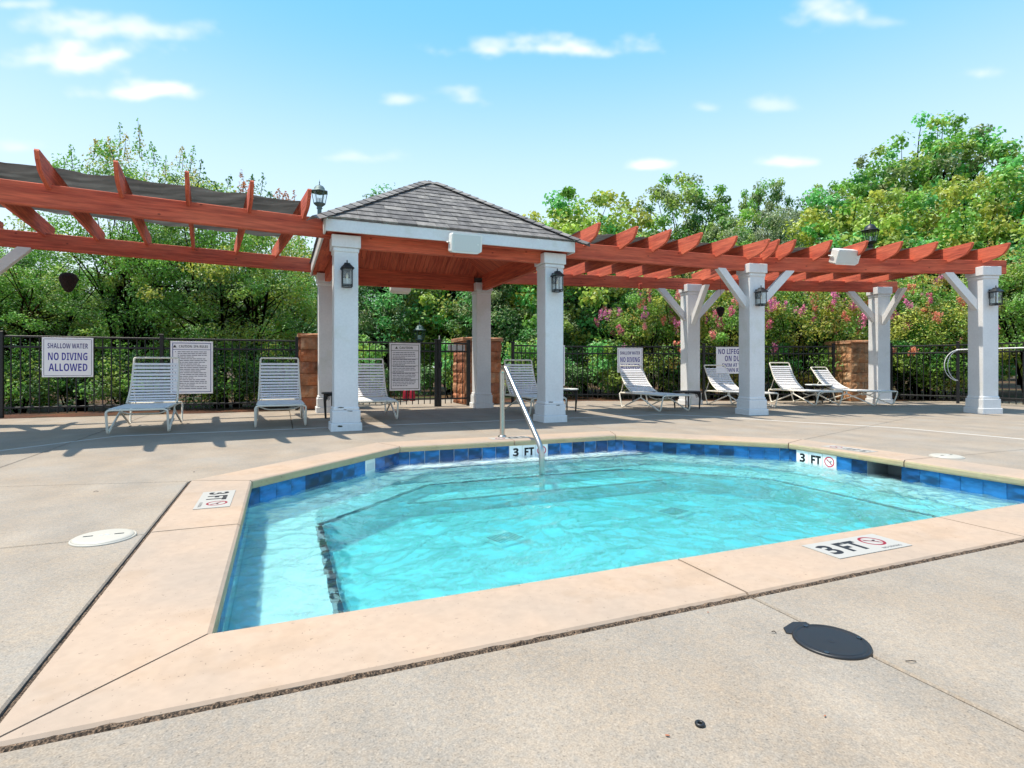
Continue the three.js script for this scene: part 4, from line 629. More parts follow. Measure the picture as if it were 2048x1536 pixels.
{ // low stone wall beyond the gate
  const [x, z] = W(2.9, 14.6), g = thing('stone_wall', 'low tan stone wall seen through the fence beyond the gate', 'wall', x, 0, z, TH), R = rng(9);
  mesh(g, 'core', cbox(1.9, 0.5, 0.3, 0.02), wallMats[3], 0.15, 0.25, 0); for (let r = 0; r < 4; r++) { let a = -0.8; while (a < 1.1) { const b = Math.min(1.1, a + 0.18 + 0.24 * R()); mesh(g, 'stone', roughBlock(b - a - 0.012, 0.112, 0.1, R), wallMats[Math.floor(R() * 4)], (a + b) / 2, 0.07 + r * 0.122, 0.13); a = b; } }
  mesh(g, 'cap_stone', roughBlock(2.0, 0.06, 0.4, R), wallMats[2], 0.15, 0.53, 0);
}
{ const [x, z] = far(818, 14.6), g = thing('cloth_bundle', 'dark red cloth bundle standing beyond the fence under the caution sign', 'bundle', x, DY, z); for (const k of [-1, 1]) mesh(g, 'fold', lathe([[0.07, 0], [0.085, 0.03], [0.07, 0.2], [0.055, 0.3], [0.02, 0.36], [0, 0.37]], 12), M.red, k * 0.085, 0, 0); }

// ---------------------------------------------------------------- signs on the fence
function words(x, x0, x1, y, px, R, cover = 1) { let a = x0; const end = lerp(x0, x1, cover); while (a < end - px) { const w = Math.min(end - a, px * (1 + R() * 4.2)); x.fillRect(a, y - px * 0.32, w, px * 0.64); a += w + px * 0.5; } }
const signMat = (t) => std({ map: t, roughness: 0.4 });
function sign(label, P, ry, y0, w, h, tx, name = 'pool_sign') {
  const g = thing(name, label, 'sign', P[0], 0, P[1], ry, 'white pool signs on the fence'); mesh(g, 'board', cbox(w, h, 0.006, 0.0015), M.plastic, 0, y0 + h / 2, 0);
  const [pg] = plate(w - 0.004, h - 0.004, tx); mesh(g, 'print', pg, signMat(tx), 0, y0 + h / 2, 0.0045);
  for (const a of [-1, 1]) for (const b of [-1, 1]) mesh(g, 'screw', cyl(0.007, 0.007, 0.005, 8).rotateX(Math.PI / 2), M.grille, a * (w / 2 - 0.03), y0 + h / 2 + b * (h / 2 - 0.03), 0.006); return g;
}
const shallow = canvasTex(768, 720, (x, w, h) => { x.fillStyle = '#f2f2f6'; x.fillRect(0, 0, w, h); x.strokeStyle = '#1b1b50'; x.lineWidth = 7; x.strokeRect(26, 26, w - 52, h - 52); x.fillStyle = '#201b70'; fit(x, 'SHALLOW WATER', w / 2, 150, 610, 128); x.fillStyle = '#241c94'; fit(x, 'NO DIVING', w / 2, 345, 610, 190); fit(x, 'ALLOWED', w / 2 + 8, 545, 590, 190); });
const guard = canvasTex(900, 660, (x, w, h) => { x.fillStyle = '#f2f2f7'; x.fillRect(0, 0, w, h); x.fillStyle = '#201c80'; fit(x, 'NO LIFEGUARD', w / 2, 110, 820, 180); fit(x, 'ON DUTY', w / 2, 285, 500, 190); fit(x, 'SWIM AT YOUR', w / 2, 450, 620, 120); fit(x, 'OWN RISK', w / 2, 570, 440, 130); });
const rules = (title, col, lines, sections) => canvasTex(680, 980, (x, w, h) => {
  const R = rng(title.length); x.fillStyle = '#f0f0f5'; x.fillRect(0, 0, w, h); x.strokeStyle = col; x.lineWidth = 11; x.strokeRect(34, 34, w - 68, h - 68); x.fillStyle = col; x.fillRect(34, 150, w - 68, 9);
  x.fillStyle = '#141420'; const tw = title.length > 9 ? 470 : 300; x.beginPath(); const tx0 = w / 2 - tw / 2 - 50; x.moveTo(tx0 + 20, 118); x.lineTo(tx0 - 16, 118); x.lineTo(tx0 + 2, 78); x.closePath(); x.fill(); x.beginPath(); x.moveTo(tx0 - 16, 118); x.lineTo(tx0 + 40, 118); x.lineTo(tx0 + 12, 66); x.closePath(); x.fill(); fit(x, title, w / 2 + 24, 96, tw, 62);
  x.fillStyle = '#4a4a62'; let y = 196; for (let i = 0; i < lines; i++) { const last = i % 4 === 3; words(x, title.length > 9 ? 112 : 66, w - 66, y, 19, R, last ? 0.45 + 0.3 * R() : 0.93); if (title.length > 9 && i % 4 === 0) x.fillRect(72, y - 6, 14, 12); y += (h - 260) / lines; if (sections && last && i < lines - 2) { x.fillStyle = '#2a2a3a'; x.fillRect(44, y - 17, w - 88, 6); x.fillStyle = '#4a4a62'; } }
});
const spaT = rules('CAUTION: SPA RULES', '#26307c', 22, false), cauT = rules('CAUTION', '#24242c', 20, true);
{
  const hit = (u, t) => { const k = (u - 1024) / FOC; /* t = -ST (k d - OX) + CT (d - OD) */ const d = (t - ST * OX + CT * OD) / (CT - ST * k); return [k * d, -d]; };
  sign('white sign reading shallow water no diving allowed on the fence among green leaves', hit(136, 10.14), TH, 0.69, 0.745, 0.70, shallow);
  sign('tall white spa rules sign with blue border partly behind a lounger', hit(384, 10.14), TH, 0.36, 0.71, 1.0, spaT);
  sign('tall white caution sign with sections on the fence inside the gazebo', hit(810, 10.09), TH, 0.36, 0.67, 1.03, cauT);
  sign('white rules sign mostly hidden behind a gazebo column', far(1103, 14.2), 0.02, 0.4, 0.68, 1.02, spaT);
  sign('white shallow water sign behind the reclined lounger and black side table', far(1260, 14.5), 0.02, 0.73, 0.66, 0.64, shallow);
  sign('white sign reading no lifeguard on duty beside a pergola column', far(1470, 14.53), 0.0, 0.70, 0.98, 0.69, guard);
}
{ // rescue hook on the end fence: long pole with a double hoop
  const a = V(10.62, 1.28, -13.35), g = thing('rescue_hook', 'white rescue hook with long pole hung on the fence by the end column', 'rescue pole', a.x, 0, a.z, Math.atan2(2.55, 0.72));
  const hoop = []; for (const o of [0, 0.05]) { const p = []; for (let i = 0; i <= 14; i++) { const t = Math.PI / 2 + i / 14 * Math.PI * 0.93; p.push([Math.cos(t) * (0.36 - o) + o * 0.6 - 0.0, 1.28 - 0.37 + Math.sin(t) * 0.37, 0.06]); } hoop.push(tube(p, 0.0085, 0.02, 7)); }
  mesh(g, 'hook', merge(hoop), M.white); mesh(g, 'pole', tube([[0, 1.28, 0.06], [3.2, 1.31, 0.08]], 0.016, 0.01, 10), M.white); g.rotation.y = 0;
  g.children.forEach((c) => { if (c.name === 'pole') c.rotation.y = -1.05; });
}
// ---------------------------------------------------------------- loungers and side tables
const strapG = cbox(0.63, 0.004, 0.042, 0.0015), strapNarrow = cbox(0.585, 0.004, 0.037, 0.0015);
function makeLounger(phi, label, x, z, ry) {
  const g = thing('sun_lounger', label, 'lounger', x, DY, z, ry, 'white strap loungers'), w = 0.335, r = 0.0145, h = 0.325;
  for (const [z0, z1, nm] of [[0, -0.1, 'foot_frame'], [-1.56, -1.46, 'head_frame']]) mesh(g, nm, tube([[-w + 0.01, 0.255, -0.76], [-w, 0.014, z1], [-w, h, z0], [w, h, z0], [w, 0.014, z1], [w - 0.01, 0.255, -0.76]], r, 0.055, 9), M.frame);
  for (const k of [-1, 1]) { mesh(g, 'side_rail', tube([[k * (w - 0.02), h + 0.002, -0.015], [k * (w - 0.02), h + 0.002, -1.55]], r, 0.02, 9), M.frame); mesh(g, 'link', cbox(0.02, 0.075, 0.03, 0.004), M.frame, k * (w - 0.012), 0.288, -0.76); }
  mesh(g, 'stretcher', tube([[-w + 0.03, 0.29, -0.5], [-0.18, 0.235, -0.5], [0.18, 0.235, -0.5], [w - 0.03, 0.29, -0.5]], 0.011, 0.14, 8), M.frame);
  for (let i = 0; i < 19; i++) mesh(g, 'strap', strapG, M.strapSeatShaded, 0, h + 0.017, -0.055 - i * 0.0565);
  // back: curved frame leaning at phi
  const rad = Math.PI / 180, pts = [[-1.1, h + 0.02]]; let a = pts[0]; for (let i = 0; i < 12; i++) { const f = i / 11, an = (phi - 26 + 36 * Math.min(1, f * 1.5)) * rad; a = [a[0] - Math.cos(an) * 0.068, a[1] + Math.sin(an) * 0.068]; pts.push(a); }
  const bw = (i) => w - 0.022 - 0.022 * (i / 12), path = [...pts.map(([zz, yy], i) => [-bw(i), yy, zz]), ...[...pts].reverse().map(([zz, yy], i) => [bw(12 - i), yy, zz])];
  mesh(g, 'back_frame', tube(path, r, 0.05, 9), M.frame);
  const along = (l) => { const q = clamp(l / 0.068, 0, 11.99), i = Math.floor(q), f = q - i, A = pts[i], B = pts[i + 1]; return [lerp(A[0], B[0], f), lerp(A[1], B[1], f), Math.atan2(B[1] - A[1], -(B[0] - A[0]))]; };
  for (let i = 0; i < 13; i++) { const [zz, yy, an] = along(0.035 + i * 0.056), m = mesh(g, 'strap', strapNarrow, M.strap, 0, yy + 0.012 * Math.cos(an), zz + 0.012 * Math.sin(an)); m.rotation.x = an; }
  const prop = along(0.42); mesh(g, 'prop', tube([[-w + 0.05, prop[1] - 0.01, prop[0] - 0.01], [-w + 0.06, h - 0.02, prop[0] - 0.16], [w - 0.06, h - 0.02, prop[0] - 0.16], [w - 0.05, prop[1] - 0.01, prop[0] - 0.01]], 0.009, 0.03, 7), M.frame);
  return g;
}
const L = (label, fx, fd, hx, hd, phi) => makeLounger(phi, label, fx, -fd, Math.atan2(-(hx - fx), hd - fd));
L('white strap lounger in front of the spa rules sign, back upright', -4.82, 7.2, -5.45, 8.6, 60);
L('white strap lounger facing the spa beside the stone pillar', -3.3, 8.0, -3.9, 9.4, 61);
L('white strap lounger behind the moss-stained gazebo column', -2.16, 8.96, -2.68, 10.35, 61);
L('white strap lounger behind the gazebo column with the handrail in front', 0.66, 9.9, 0.13, 11.3, 60);
L('white strap lounger below the small shallow water sign', 3.2, 10.8, 2.68, 12.15, 47);
L('white strap lounger in front of the no lifeguard sign', 5.3, 11.7, 4.88, 13.0, 49);
L('white strap lounger just right of the pergola column with lantern', 7.1, 12.45, 6.72, 13.75, 56);
L('reclined white strap lounger in front of the tan stone pillar', 8.45, 12.55, 7.85, 13.75, 44);
function makeTable(label, x, z, ry, topMat, legMat, r = 0.27, h = 0.43) {
  const g = thing('side_table', label, 'side table', x, DY, z, ry, 'round patio side tables');
  mesh(g, 'table_top', lathe([[0, h], [r - 0.02, h], [r, h - 0.006], [r, h - 0.022], [r - 0.02, h - 0.026], [0, h - 0.026]], 32), topMat);
  for (let i = 0; i < 4; i++) { const a = i * Math.PI / 2 + 0.4, c = Math.cos(a), s = Math.sin(a), q = r - 0.05; const m = mesh(g, 'leg', extrude([[-0.06, h - 0.03], [0.03, h - 0.03], [0.035, h - 0.12], [0.012, 0], [-0.014, 0], [-0.006, h - 0.16]], 0.022, 'y'), legMat, c * q, 0, s * q, -a); for (let k = 0; k < 3; k++) mesh(m, 'scroll', new THREE.TorusGeometry(0.016, 0.005, 6, 14).toNonIndexed(), legMat, -0.075 + 0.012 * k, h - 0.05 - k * 0.034, 0); }
  mesh(g, 'apron', new THREE.TorusGeometry(r - 0.06, 0.008, 6, 30).toNonIndexed().rotateX(Math.PI / 2), legMat, 0, h - 0.05, 0);
}
makeTable('dark side table beside the gazebo column and stone pillar', -2.95, -9.5, 0.3, M.black, M.black, 0.27, 0.45);
makeTable('grey-topped side table peeking out behind the gazebo column', 1.05, -11.15, 0.1, M.grille, M.black, 0.27, 0.45);
makeTable('black cast metal side table in front of the rear pergola column', 3.72, -11.9, 0.2, M.black, M.black, 0.3, 0.37);
makeTable('pale side table between the two reclined loungers', 7.45, -13.6, 0.2, M.grille, M.black, 0.3, 0.46);
{ // emergency switch on the rear gazebo column
  const [x, z] = W(1.03 + 0.2, 9.30), g = thing('emergency_switch', 'dark emergency switch panel with red button on the rear gazebo column', 'switch', x, 0, z, TH + Math.PI / 2);
  mesh(g, 'panel', cbox(0.16, 0.62, 0.03, 0.006), M.navy, 0, 1.75, -0.02); mesh(g, 'button', cyl(0.03, 0.03, 0.04, 14).rotateX(Math.PI / 2), M.red, 0.02, 1.62, 0.015); mesh(g, 'notice', cbox(0.1, 0.14, 0.004, 0.001), M.white, 0, 1.9, 0.0);
}
// ---------------------------------------------------------------- trees and shrubs
const leafMat = phys({ color: lin(1, 1, 1), vertexColors: true, roughness: 0.8, transmission: 0.5, thickness: 0, ior: 1.3, side: THREE.DoubleSide });
const petalMat = phys({ color: lin(1, 1, 1), vertexColors: true, roughness: 0.95, transmission: 0.3, thickness: 0, ior: 1.2, side: THREE.DoubleSide });
function dirRand(R) { const z = R() * 2 - 1, a = R() * 6.2832, q = Math.sqrt(1 - z * z); return V(q * Math.cos(a), z, q * Math.sin(a)); }
class Leaves {
  constructor() { this.p = []; this.n = []; this.c = []; this.i = []; }
  add(x, y, z, n, size, wid, col, R) {                       // one leaf: four corners folded along the midrib
    const t = dirRand(R); t.addScaledVector(n, -t.dot(n)).normalize(); const b = n.clone().cross(t), o = this.p.length / 3, f = size * 0.12;
    const P = [[-size / 2, 0, 0], [0, wid / 2, f], [size / 2, 0, -f * 0.6], [0, -wid / 2, f]];
    for (const [u, v, w] of P) { this.p.push(x + t.x * u + b.x * v + n.x * w, y + t.y * u + b.y * v + n.y * w, z + t.z * u + b.z * v + n.z * w); this.n.push(n.x, n.y, n.z); this.c.push(col[0], col[1], col[2]); }
    this.i.push(o, o + 2, o + 1, o, o + 3, o + 2);
  }
  geo() { const g = new THREE.BufferGeometry(); g.setAttribute('position', new THREE.Float32BufferAttribute(this.p, 3)); g.setAttribute('normal', new THREE.Float32BufferAttribute(this.n, 3)); g.setAttribute('color', new THREE.Float32BufferAttribute(this.c, 3)); g.setIndex(this.i); return g; }
}
function limb(list, A, B, r0, r1, bend, R) {                 // tapered limb from A to B
  const pts = [], N = 5, m = A.clone().lerp(B, 0.5).add(dirRand(R).multiplyScalar(bend)); m.y += bend * 0.6;
  for (let i = 0; i <= N; i++) { const t = i / N; pts.push(A.clone().multiplyScalar((1 - t) * (1 - t)).addScaledVector(m, 2 * t * (1 - t)).addScaledVector(B, t * t)); }
  const pos = [], nor = [], uv = [], ind = [], K = 6;
  for (let i = 0; i <= N; i++) { const t = pts[Math.min(N, i + 1)].clone().sub(pts[Math.max(0, i - 1)]).normalize(), x = (Math.abs(t.y) > 0.9 ? V(1, 0, 0) : V(0, 1, 0)).cross(t).normalize(), y = t.clone().cross(x), r = lerp(r0, r1, i / N); for (let k = 0; k <= K; k++) { const a = k / K * 6.2832, q = x.clone().multiplyScalar(Math.cos(a)).addScaledVector(y, Math.sin(a)); nor.push(q.x, q.y, q.z); pos.push(pts[i].x + q.x * r, pts[i].y + q.y * r, pts[i].z + q.z * r); uv.push(k / K, i / N * 2); } if (i) for (let k = 0; k < K; k++) { const a = (i - 1) * (K + 1) + k, b = a + K + 1; ind.push(a, b, a + 1, a + 1, b, b + 1); } }
  const g = new THREE.BufferGeometry(); g.setAttribute('position', new THREE.Float32BufferAttribute(pos, 3)); g.setAttribute('normal', new THREE.Float32BufferAttribute(nor, 3)); g.setAttribute('uv', new THREE.Float32BufferAttribute(uv, 2)); g.setIndex(ind); list.push(g.toNonIndexed());
}
const jig = (c, R, k = 0.25) => { const a = 1 + (R() - 0.5) * 2 * k, h = (R() - 0.5) * 0.25 * k; return [c[0] * (a + h), c[1] * a, c[2] * (a - h)]; };
/* o: H height, base of the crown, rx crown radius, n clumps, rc clump radius, per leaves per clump, size of leaf, pal colours, stems, bark, seed, flower {n, pal}, spikes, up */
function makeTree(name, label, cat, o, group) {
  const g = thing(name, label, cat, 0, 0, 0, 0, group), R = rng(o.seed), lv = new Leaves(), wood = [], fl = new Leaves(), cy = (o.base + o.H) / 2, ry = (o.H - o.base) / 2, stems = o.stems || 1, feet = [];
  for (let k = 0; k < stems; k++) { const a = k / stems * 6.28 + R(), q = stems > 1 ? o.rx * 0.10 * (0.4 + R()) : 0; feet.push([V(Math.cos(a) * q, -0.1, Math.sin(a) * q), V(Math.cos(a) * (stems > 1 ? o.rx * 0.42 : 0.1), stems > 1 ? lerp(o.base, o.H, 0.42) : lerp(o.base, o.H, 0.6), Math.sin(a) * (stems > 1 ? o.rx * 0.42 : 0.1))]); limb(wood, feet[k][0], feet[k][1], o.tr || 0.11, (o.tr || 0.11) * 0.42, 0.12 * o.rx, R); }
  for (let c = 0; c < o.n; c++) {
    const d = dirRand(R), rr = Math.pow(R(), o.fill || 0.42), sh = o.shape ? o.shape(d.y * rr) : 1, wob = 0.85 + 0.3 * fbm(d.x * 2 + 5, d.z * 2 + 5 + d.y, 99, 99, 2, o.seed);
    const P = V(d.x * rr * o.rx * sh * wob, cy + d.y * rr * ry * wob, d.z * rr * o.rx * sh * wob), rc = o.rc * (0.6 + 0.8 * R());
    const ft = feet[Math.floor(R() * stems)], s = 0.35 + 0.6 * R(), A = ft[0].clone().lerp(ft[1], Math.min(1, s)); if (P.y > A.y - 0.2 && c % (o.limbEvery || 2) === 0) limb(wood, A, P, (o.tr || 0.11) * 0.34, 0.006, 0.15 * o.rx, R);
    const base = o.pal[Math.floor(R() * o.pal.length)], cl = jig(base, R, 0.22), flower = o.flower && R() < o.flower.n && d.y > -0.75, N = Math.round(o.per * (0.7 + 0.6 * R()));
    for (let i = 0; i < N; i++) { const q = dirRand(R), u = Math.pow(R(), 0.5) * rc, n = dirRand(R).multiplyScalar(0.75).addScaledVector(q, 0.55).add(V(0, 0.55, 0)).normalize(), z = o.size * (0.7 + 0.6 * R()); lv.add(P.x + q.x * u, P.y + q.y * u * (o.flat || 0.75), P.z + q.z * u, n, z, z * (o.wide || 0.55), jig(cl, R, 0.3), R); }
    if (flower) { const out = V(d.x, 0.35, d.z).normalize(), fc = o.flower.pal[Math.floor(R() * o.flower.pal.length)], C = P.clone().addScaledVector(out, rc * 0.95); for (let k = 0; k < 5; k++) { const c = C.clone().add(V((R() - 0.5) * 0.16, (R() - 0.3) * 0.24, (R() - 0.5) * 0.16)), w = 0.035 + 0.05 * R(); for (let i = 0; i < 34; i++) { const q = dirRand(R), u = Math.pow(R(), 0.6) * w; fl.add(c.x + q.x * u, c.y + q.y * u * 1.7, c.z + q.z * u, dirRand(R), 0.036, 0.03, jig(fc, R, 0.35), R); } } }
  }
  for (let k = 0; k < (o.spikes || 0); k++) {                  // upright young shoots standing out of the crown
    const a = R() * 6.28, q = Math.sqrt(R()) * o.rx * 0.8, A = V(Math.cos(a) * q, cy + ry * Math.sqrt(Math.max(0, 1 - (q / o.rx) ** 2)) * 0.92, Math.sin(a) * q), len = 0.2 + 0.5 * R() * R() + (o.spikeLen || 0) * R(), B = A.clone().add(V((R() - 0.5) * 0.25, len, (R() - 0.5) * 0.25)); limb(wood, A, B, 0.008, 0.003, 0.03, R); const col = R() < 0.5 ? o.pal[0] : (o.tip || o.pal[1]);
    for (let i = 0; i < 60; i++) { const t = Math.pow(R(), 0.9) * 1.15 - 0.15, P = A.clone().lerp(B, t), w = 0.22 * (1.08 - t), d = dirRand(R); lv.add(P.x + d.x * w, P.y + d.y * 0.05, P.z + d.z * w, dirRand(R).add(V(0, 0.4, 0)).normalize(), o.size * 0.9, o.size * 0.5, jig(col, R, 0.35), R); }
  }
  mesh(g, 'trunk', merge(wood), o.bark || M.bark); const m = mesh(g, 'crown', lv.geo(), leafMat); m.userData.kind = 'stuff'; if (fl.i.length) { const f = mesh(g, 'blossom', fl.geo(), petalMat); f.userData.kind = 'stuff'; }
  return g;
}
const setAt = (g, P, ry = 0, k = 1, ky = k) => { g.position.set(P[0], 0, P[1]); g.rotation.y = ry; g.scale.set(k, ky, k); return g; };
const cp = (g, label, P, ry, k = 1, ky = k) => { const c = copy(g, label, 0, 0, 0, 0); return setAt(c, P, ry, k, ky); };
const FL = 2.75, DG = [0.035, 0.085, 0.018], MG = [0.075, 0.16, 0.022], LG = [0.13, 0.235, 0.03], YG = [0.165, 0.26, 0.028], OL = [0.10, 0.13, 0.05], OR = [0.32, 0.15, 0.03], RD = [0.25, 0.08, 0.04], BG = [0.06, 0.19, 0.045], GY = [0.11, 0.135, 0.075];
for (const c of [DG, MG, LG, YG, OL, OR, RD, BG, GY]) for (let k = 0; k < 3; k++) c[k] = Math.min(0.5, c[k] * FL);
const ct = 'tree', st = 'shrub';
{ // crape myrtles behind the left fence
  const G = 'crape myrtles behind the fence';
  const a = makeTree('crape_myrtle', 'tall many-stemmed tree with upright shoots above the left pergola wing', ct, { H: 6.05, base: 1.15, rx: 2.4, n: 200, rc: 0.40, per: 165, size: 0.075, wide: 0.5, pal: [MG, DG, MG, LG, MG], tip: OR, stems: 7, tr: 0.06, bark: M.barkPale, seed: 41, spikes: 34, spikeLen: 0.35, fill: 0.46 }, G);
  setAt(a, far(282, 13.4), 0.4, 0.86, 1.0);
  const b = makeTree('crape_myrtle', 'dense leafy tree with pale stems between spa rules sign and stone pillar', ct, { H: 5.25, base: 0.9, rx: 2.1, n: 180, rc: 0.40, per: 165, size: 0.075, wide: 0.5, pal: [DG, MG, LG, MG, YG], tip: RD, stems: 8, tr: 0.055, bark: M.barkPale, seed: 43, spikes: 22, spikeLen: 0.3, fill: 0.46 }, G);
  setAt(b, far(455, 13.2), 1.2);
  cp(a, 'leafy tree behind the shallow water sign reaching the white brace', far(50, 12.6), 2.1, 0.9, 0.66);
  cp(b, 'leafy tree beyond the fence left of the white knee brace', far(-120, 12.5), 2.9, 1, 0.7);
  const y = makeTree('golden_shrub', 'golden green upright tree behind the stone pillar left of the gazebo', ct, { H: 4.1, base: 0.5, rx: 1.0, n: 70, rc: 0.34, per: 150, size: 0.08, wide: 0.4, pal: [YG, LG, YG, MG], stems: 3, tr: 0.05, seed: 47, spikes: 12 }, 'background trees'); setAt(y, far(585, 15.5), 0, 1, 1.1);
  const t = thing('tree_trunk', 'dark bare trunk behind the shallow water sign', 'tree trunk', ...(() => { const p = far(162, 11.5); return [p[0], 0, p[1]]; })()); const wl = []; limb(wl, V(0, -0.1, 0), V(0.03, 1.3, -0.05), 0.11, 0.08, 0.04, rng(3)); mesh(t, 'bark', merge(wl), M.bark);
  // flowering ones behind the right fence
  const f = makeTree('flowering_crape_myrtle', 'pink flowering bush behind the shallow water sign', ct, { H: 3.5, base: 0.35, rx: 1.5, n: 120, rc: 0.34, per: 150, size: 0.075, wide: 0.5, pal: [MG, YG, LG, MG, OR, YG], tip: OR, stems: 7, tr: 0.035, bark: M.barkPale, seed: 53, spikes: 16, flower: { n: 0.5, pal: [[0.80, 0.24, 0.34], [0.82, 0.30, 0.46], [0.84, 0.33, 0.22], [0.80, 0.26, 0.48], [0.85, 0.36, 0.32]] } }, 'flowering crape myrtles');
  setAt(f, far(1310, 16.3), 0.3);
  cp(f, 'pink flowering bush behind the no lifeguard sign', far(1440, 16.2), 1.9, 1.05);
  cp(f, 'pink flowering bush between the two front pergola columns', far(1610, 16.0), 3.4, 1.1);
  cp(f, 'sparsely flowering bush behind the rescue hook', far(1850, 15.6), 4.4, 1.1, 0.98);
  const r = makeTree('crape_myrtle', 'orange-tipped many-stemmed bush right of the end column', ct, { H: 3.9, base: 0.9, rx: 1.5, n: 110, rc: 0.36, per: 170, size: 0.075, wide: 0.5, pal: [MG, YG, LG, MG], tip: OR, stems: 9, tr: 0.04, bark: M.barkPale, seed: 59, spikes: 26 }, G);
  setAt(r, far(2075, 13.4), 0.8);
}
{ // shrubs just behind the fence
  const G = 'shrubs along the fence';
  const a = makeTree('shrub', 'low dark shrub under the shallow water sign by the white column', st, { H: 1.25, base: 0.05, rx: 0.85, n: 40, rc: 0.28, per: 130, size: 0.07, wide: 0.5, pal: [DG, MG, LG, DG], stems: 4, tr: 0.02, seed: 61 }, G); setAt(a, far(40, 11.3), 0);
  const spots = [[250, 11.9, 'low shrub under the bare trunk between the two blue-lettered signs', 1], [330, 12.2, 'low shrub behind the upright lounger and the spa rules sign', 0.95], [440, 12.4, 'low shrub right of the spa rules sign', 1.1], [530, 12.8, 'low shrub behind the lounger beside the pillar', 1.1], [140, 11.9, 'low shrub around the bare trunk', 0.9]];
  for (const [u, d, l, k] of spots) cp(a, l, far(u, d), u * 0.7, k);
  const b = makeTree('shrub', 'bright leafy shrub behind the fence post right of the gazebo', st, { H: 1.7, base: 0.05, rx: 0.95, n: 46, rc: 0.3, per: 130, size: 0.09, wide: 0.6, pal: [BG, MG, LG, DG], stems: 4, tr: 0.02, seed: 67 }, G); setAt(b, far(1195, 16.2), 0);
  const s2 = [[740, 14.6, 'leafy shrub behind the caution sign fence', 0.9], [900, 16.5, 'leafy shrub seen through the gate', 1.0], [1075, 16.0, 'leafy shrub behind the hidden rules sign', 1.0], [1370, 16.5, 'leafy shrub behind the rear pergola column', 0.9], [1530, 16.2, 'leafy shrub hidden behind the pergola column with lantern', 1], [1680, 16.4, 'leafy shrub left of the tan stone pillar', 1.0], [1810, 15.7, 'leafy shrub right of the tan stone pillar', 1.05], [1900, 15.8, 'leafy shrub behind the rescue hook post', 1.0], [690, 15.6, 'leafy shrub between gazebo columns and stone pillar', 1.1]];
  for (const [u, d, l, k] of s2) cp(b, l, far(u, d), u * 0.37, k);
}
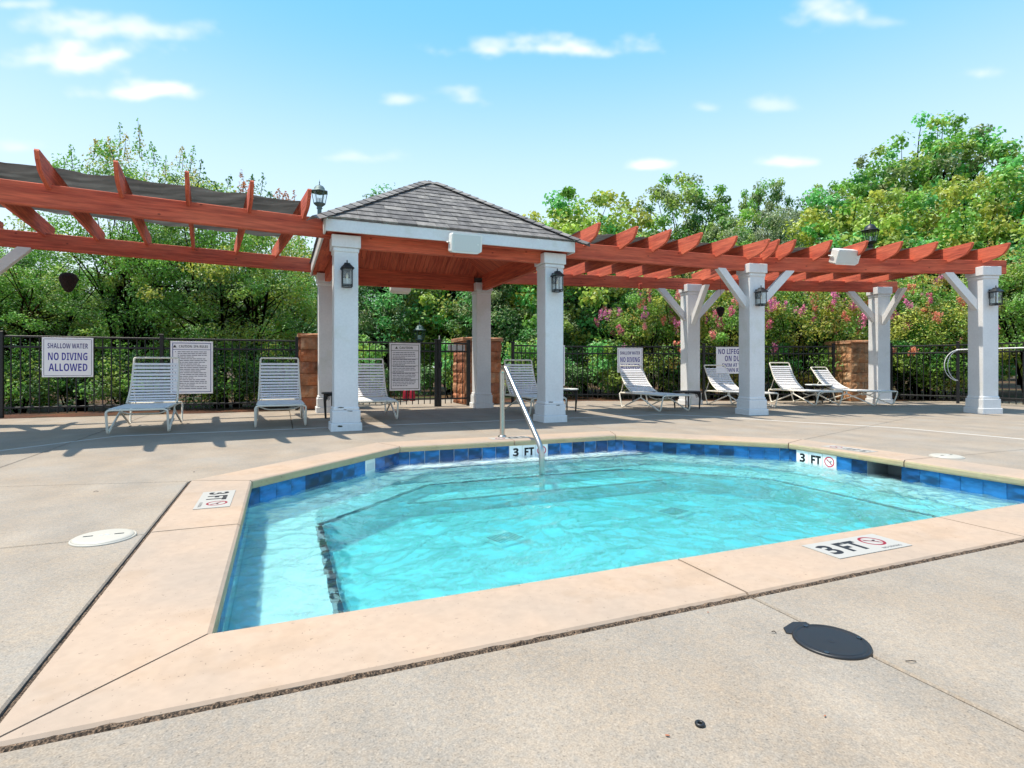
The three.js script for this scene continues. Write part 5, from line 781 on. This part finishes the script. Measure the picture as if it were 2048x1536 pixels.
{ // trees beyond
  const G = 'background trees';
  const m1 = makeTree('maple_tree', 'bright green leafy tree rising above the right pergola rafters', ct, { H: 7.2, base: 0.4, rx: 2.9, n: 280, rc: 0.46, per: 95, size: 0.15, wide: 0.75, pal: [LG, YG, MG, BG, LG], seed: 71, tr: 0.14, fill: 0.42, spikes: 10 }, G); setAt(m1, far(1700, 20), 0.2);
  const o1 = makeTree('oak_tree', 'rounded dark green oak above the right pergola wing', ct, { H: 10.9, base: 1.6, rx: 3.4, n: 300, rc: 0.5, per: 95, size: 0.19, wide: 0.55, pal: [MG, OL, LG, DG], seed: 73, tr: 0.2, fill: 0.45 }, G); setAt(o1, far(1378, 30), 0.5);
  const s1 = makeTree('sycamore_tree', 'tallest tree with airy crown over the right side', ct, { H: 13.2, base: 3.5, rx: 4.0, n: 420, rc: 0.52, per: 70, size: 0.2, wide: 0.7, pal: [MG, BG, OL, LG, MG], seed: 79, tr: 0.24, fill: 0.5 }, G); setAt(s1, far(1852, 28), 1.6);
  const g1 = makeTree('grey_leaved_tree', 'grey-green rounded tree left of the tall airy tree', ct, { H: 7.8, base: 1.0, rx: 2.2, n: 120, rc: 0.5, per: 110, size: 0.15, wide: 0.4, pal: [GY, OL, GY, DG], seed: 83, tr: 0.15 }, G); setAt(g1, far(1562, 24), 0);
  const c1 = makeTree('evergreen_tree', 'dark conical evergreen seen between the gazebo columns', ct, { H: 7.4, base: 0.2, rx: 2.0, n: 130, rc: 0.5, per: 105, size: 0.15, wide: 0.35, pal: [DG, OL, DG, BG], seed: 89, tr: 0.15, shape: (y) => clamp(0.85 - y * 0.7, 0.2, 1.4) }, G); setAt(c1, far(770, 20), 0);
  const list = [
    [m1, 1170, 19, 0.92, 0.95, 'pointed bright tree above the first rafters beside the gazebo roof'], [m1, 1240, 22, 0.55, 0.92, 'slim bright tree right of the pointed bright tree'], [m1, 1950, 18.5, 1.05, 1.02, 'bright leafy tree behind the end column lantern'], [m1, 1800, 21, 0.8, 1.05, 'bright leafy tree behind the black post lamp'], [m1, 2080, 20, 1, 1.2, 'bright leafy tree past the orange-tipped bush'], [m1, 900, 21, 0.9, 0.9, 'bright tree behind the gate and its post lamp'], [m1, 1040, 23, 0.85, 0.9, 'bright tree between gazebo column and handrail'],
    [o1, 1525, 31, 0.6, 1.03, 'slim dark tree rising behind the grey-green tree'], [o1, 1460, 27, 0.6, 0.72, 'dark tree between the oak and the grey-green tree'], [o1, 1640, 31, 0.75, 0.98, 'leafy tree between the grey-green and the tall airy tree'], [o1, 2040, 30, 0.8, 0.9, 'dark tree at the far end past the end column'],
    [g1, 860, 25, 1, 0.85, 'olive tree behind the evergreen inside the gazebo view'], [c1, 690, 21, 0.9, 0.8, 'dark evergreen behind the gazebo columns on the pillar side'], [c1, 1120, 18, 0.7, 0.62, 'dark evergreen behind the hidden rules sign'], [c1, 1230, 18.6, 0.95, 0.6, 'dark evergreen behind the first flowering bush'], [c1, 980, 19, 0.8, 0.7, 'dark evergreen behind the gate pillar'],
    [g1, 500, 24, 1.1, 0.75, 'olive tree far behind the left fence'], [o1, 380, 28, 0.9, 0.55, 'dark tree far behind the spa rules sign'], [o1, 180, 26, 0.9, 0.5, 'dark tree far behind the shallow water sign'], [c1, 620, 27, 0.9, 0.75, 'blue-green tree between golden tree and gazebo'], [m1, 20, 24, 1, 0.7, 'green tree far behind the white knee brace'], [c1, 1420, 19, 1.0, 0.62, 'dark evergreen behind the lifeguard sign bush'], [c1, 1560, 18.5, 1, 0.6, 'dark evergreen behind the middle flowering bush'], [m1, 1480, 22, 0.8, 0.8, 'bright tree behind the pergola column with lantern']];
  for (const [g, u, d, k, ky, l] of list) cp(g, l, far(u, d), u * 0.913, k, ky);
  const wood = thing('far_wood', 'far strip of green woodland closing the view behind the trees', 'woodland', 0, 0, -44); wood.userData.kind = 'stuff';
  const im = new THREE.InstancedMesh(o1.children[1].geometry, leafMat, 34), q = new THREE.Object3D(), R = rng(97); for (let i = 0; i < 34; i++) { q.position.set(-48 + i * 2.95, -1.2, (R() - 0.5) * 8); q.rotation.y = R() * 6; const k = 0.85 + 0.3 * R(); q.scale.set(k, k * (i < 14 ? 0.62 : 0.8), k); q.updateMatrix(); im.setMatrixAt(i, q.matrix); } im.name = 'far_crowns'; im.castShadow = im.receiveShadow = true; im.userData.kind = 'stuff'; wood.add(im);
}
renderer.render(scene, camera);
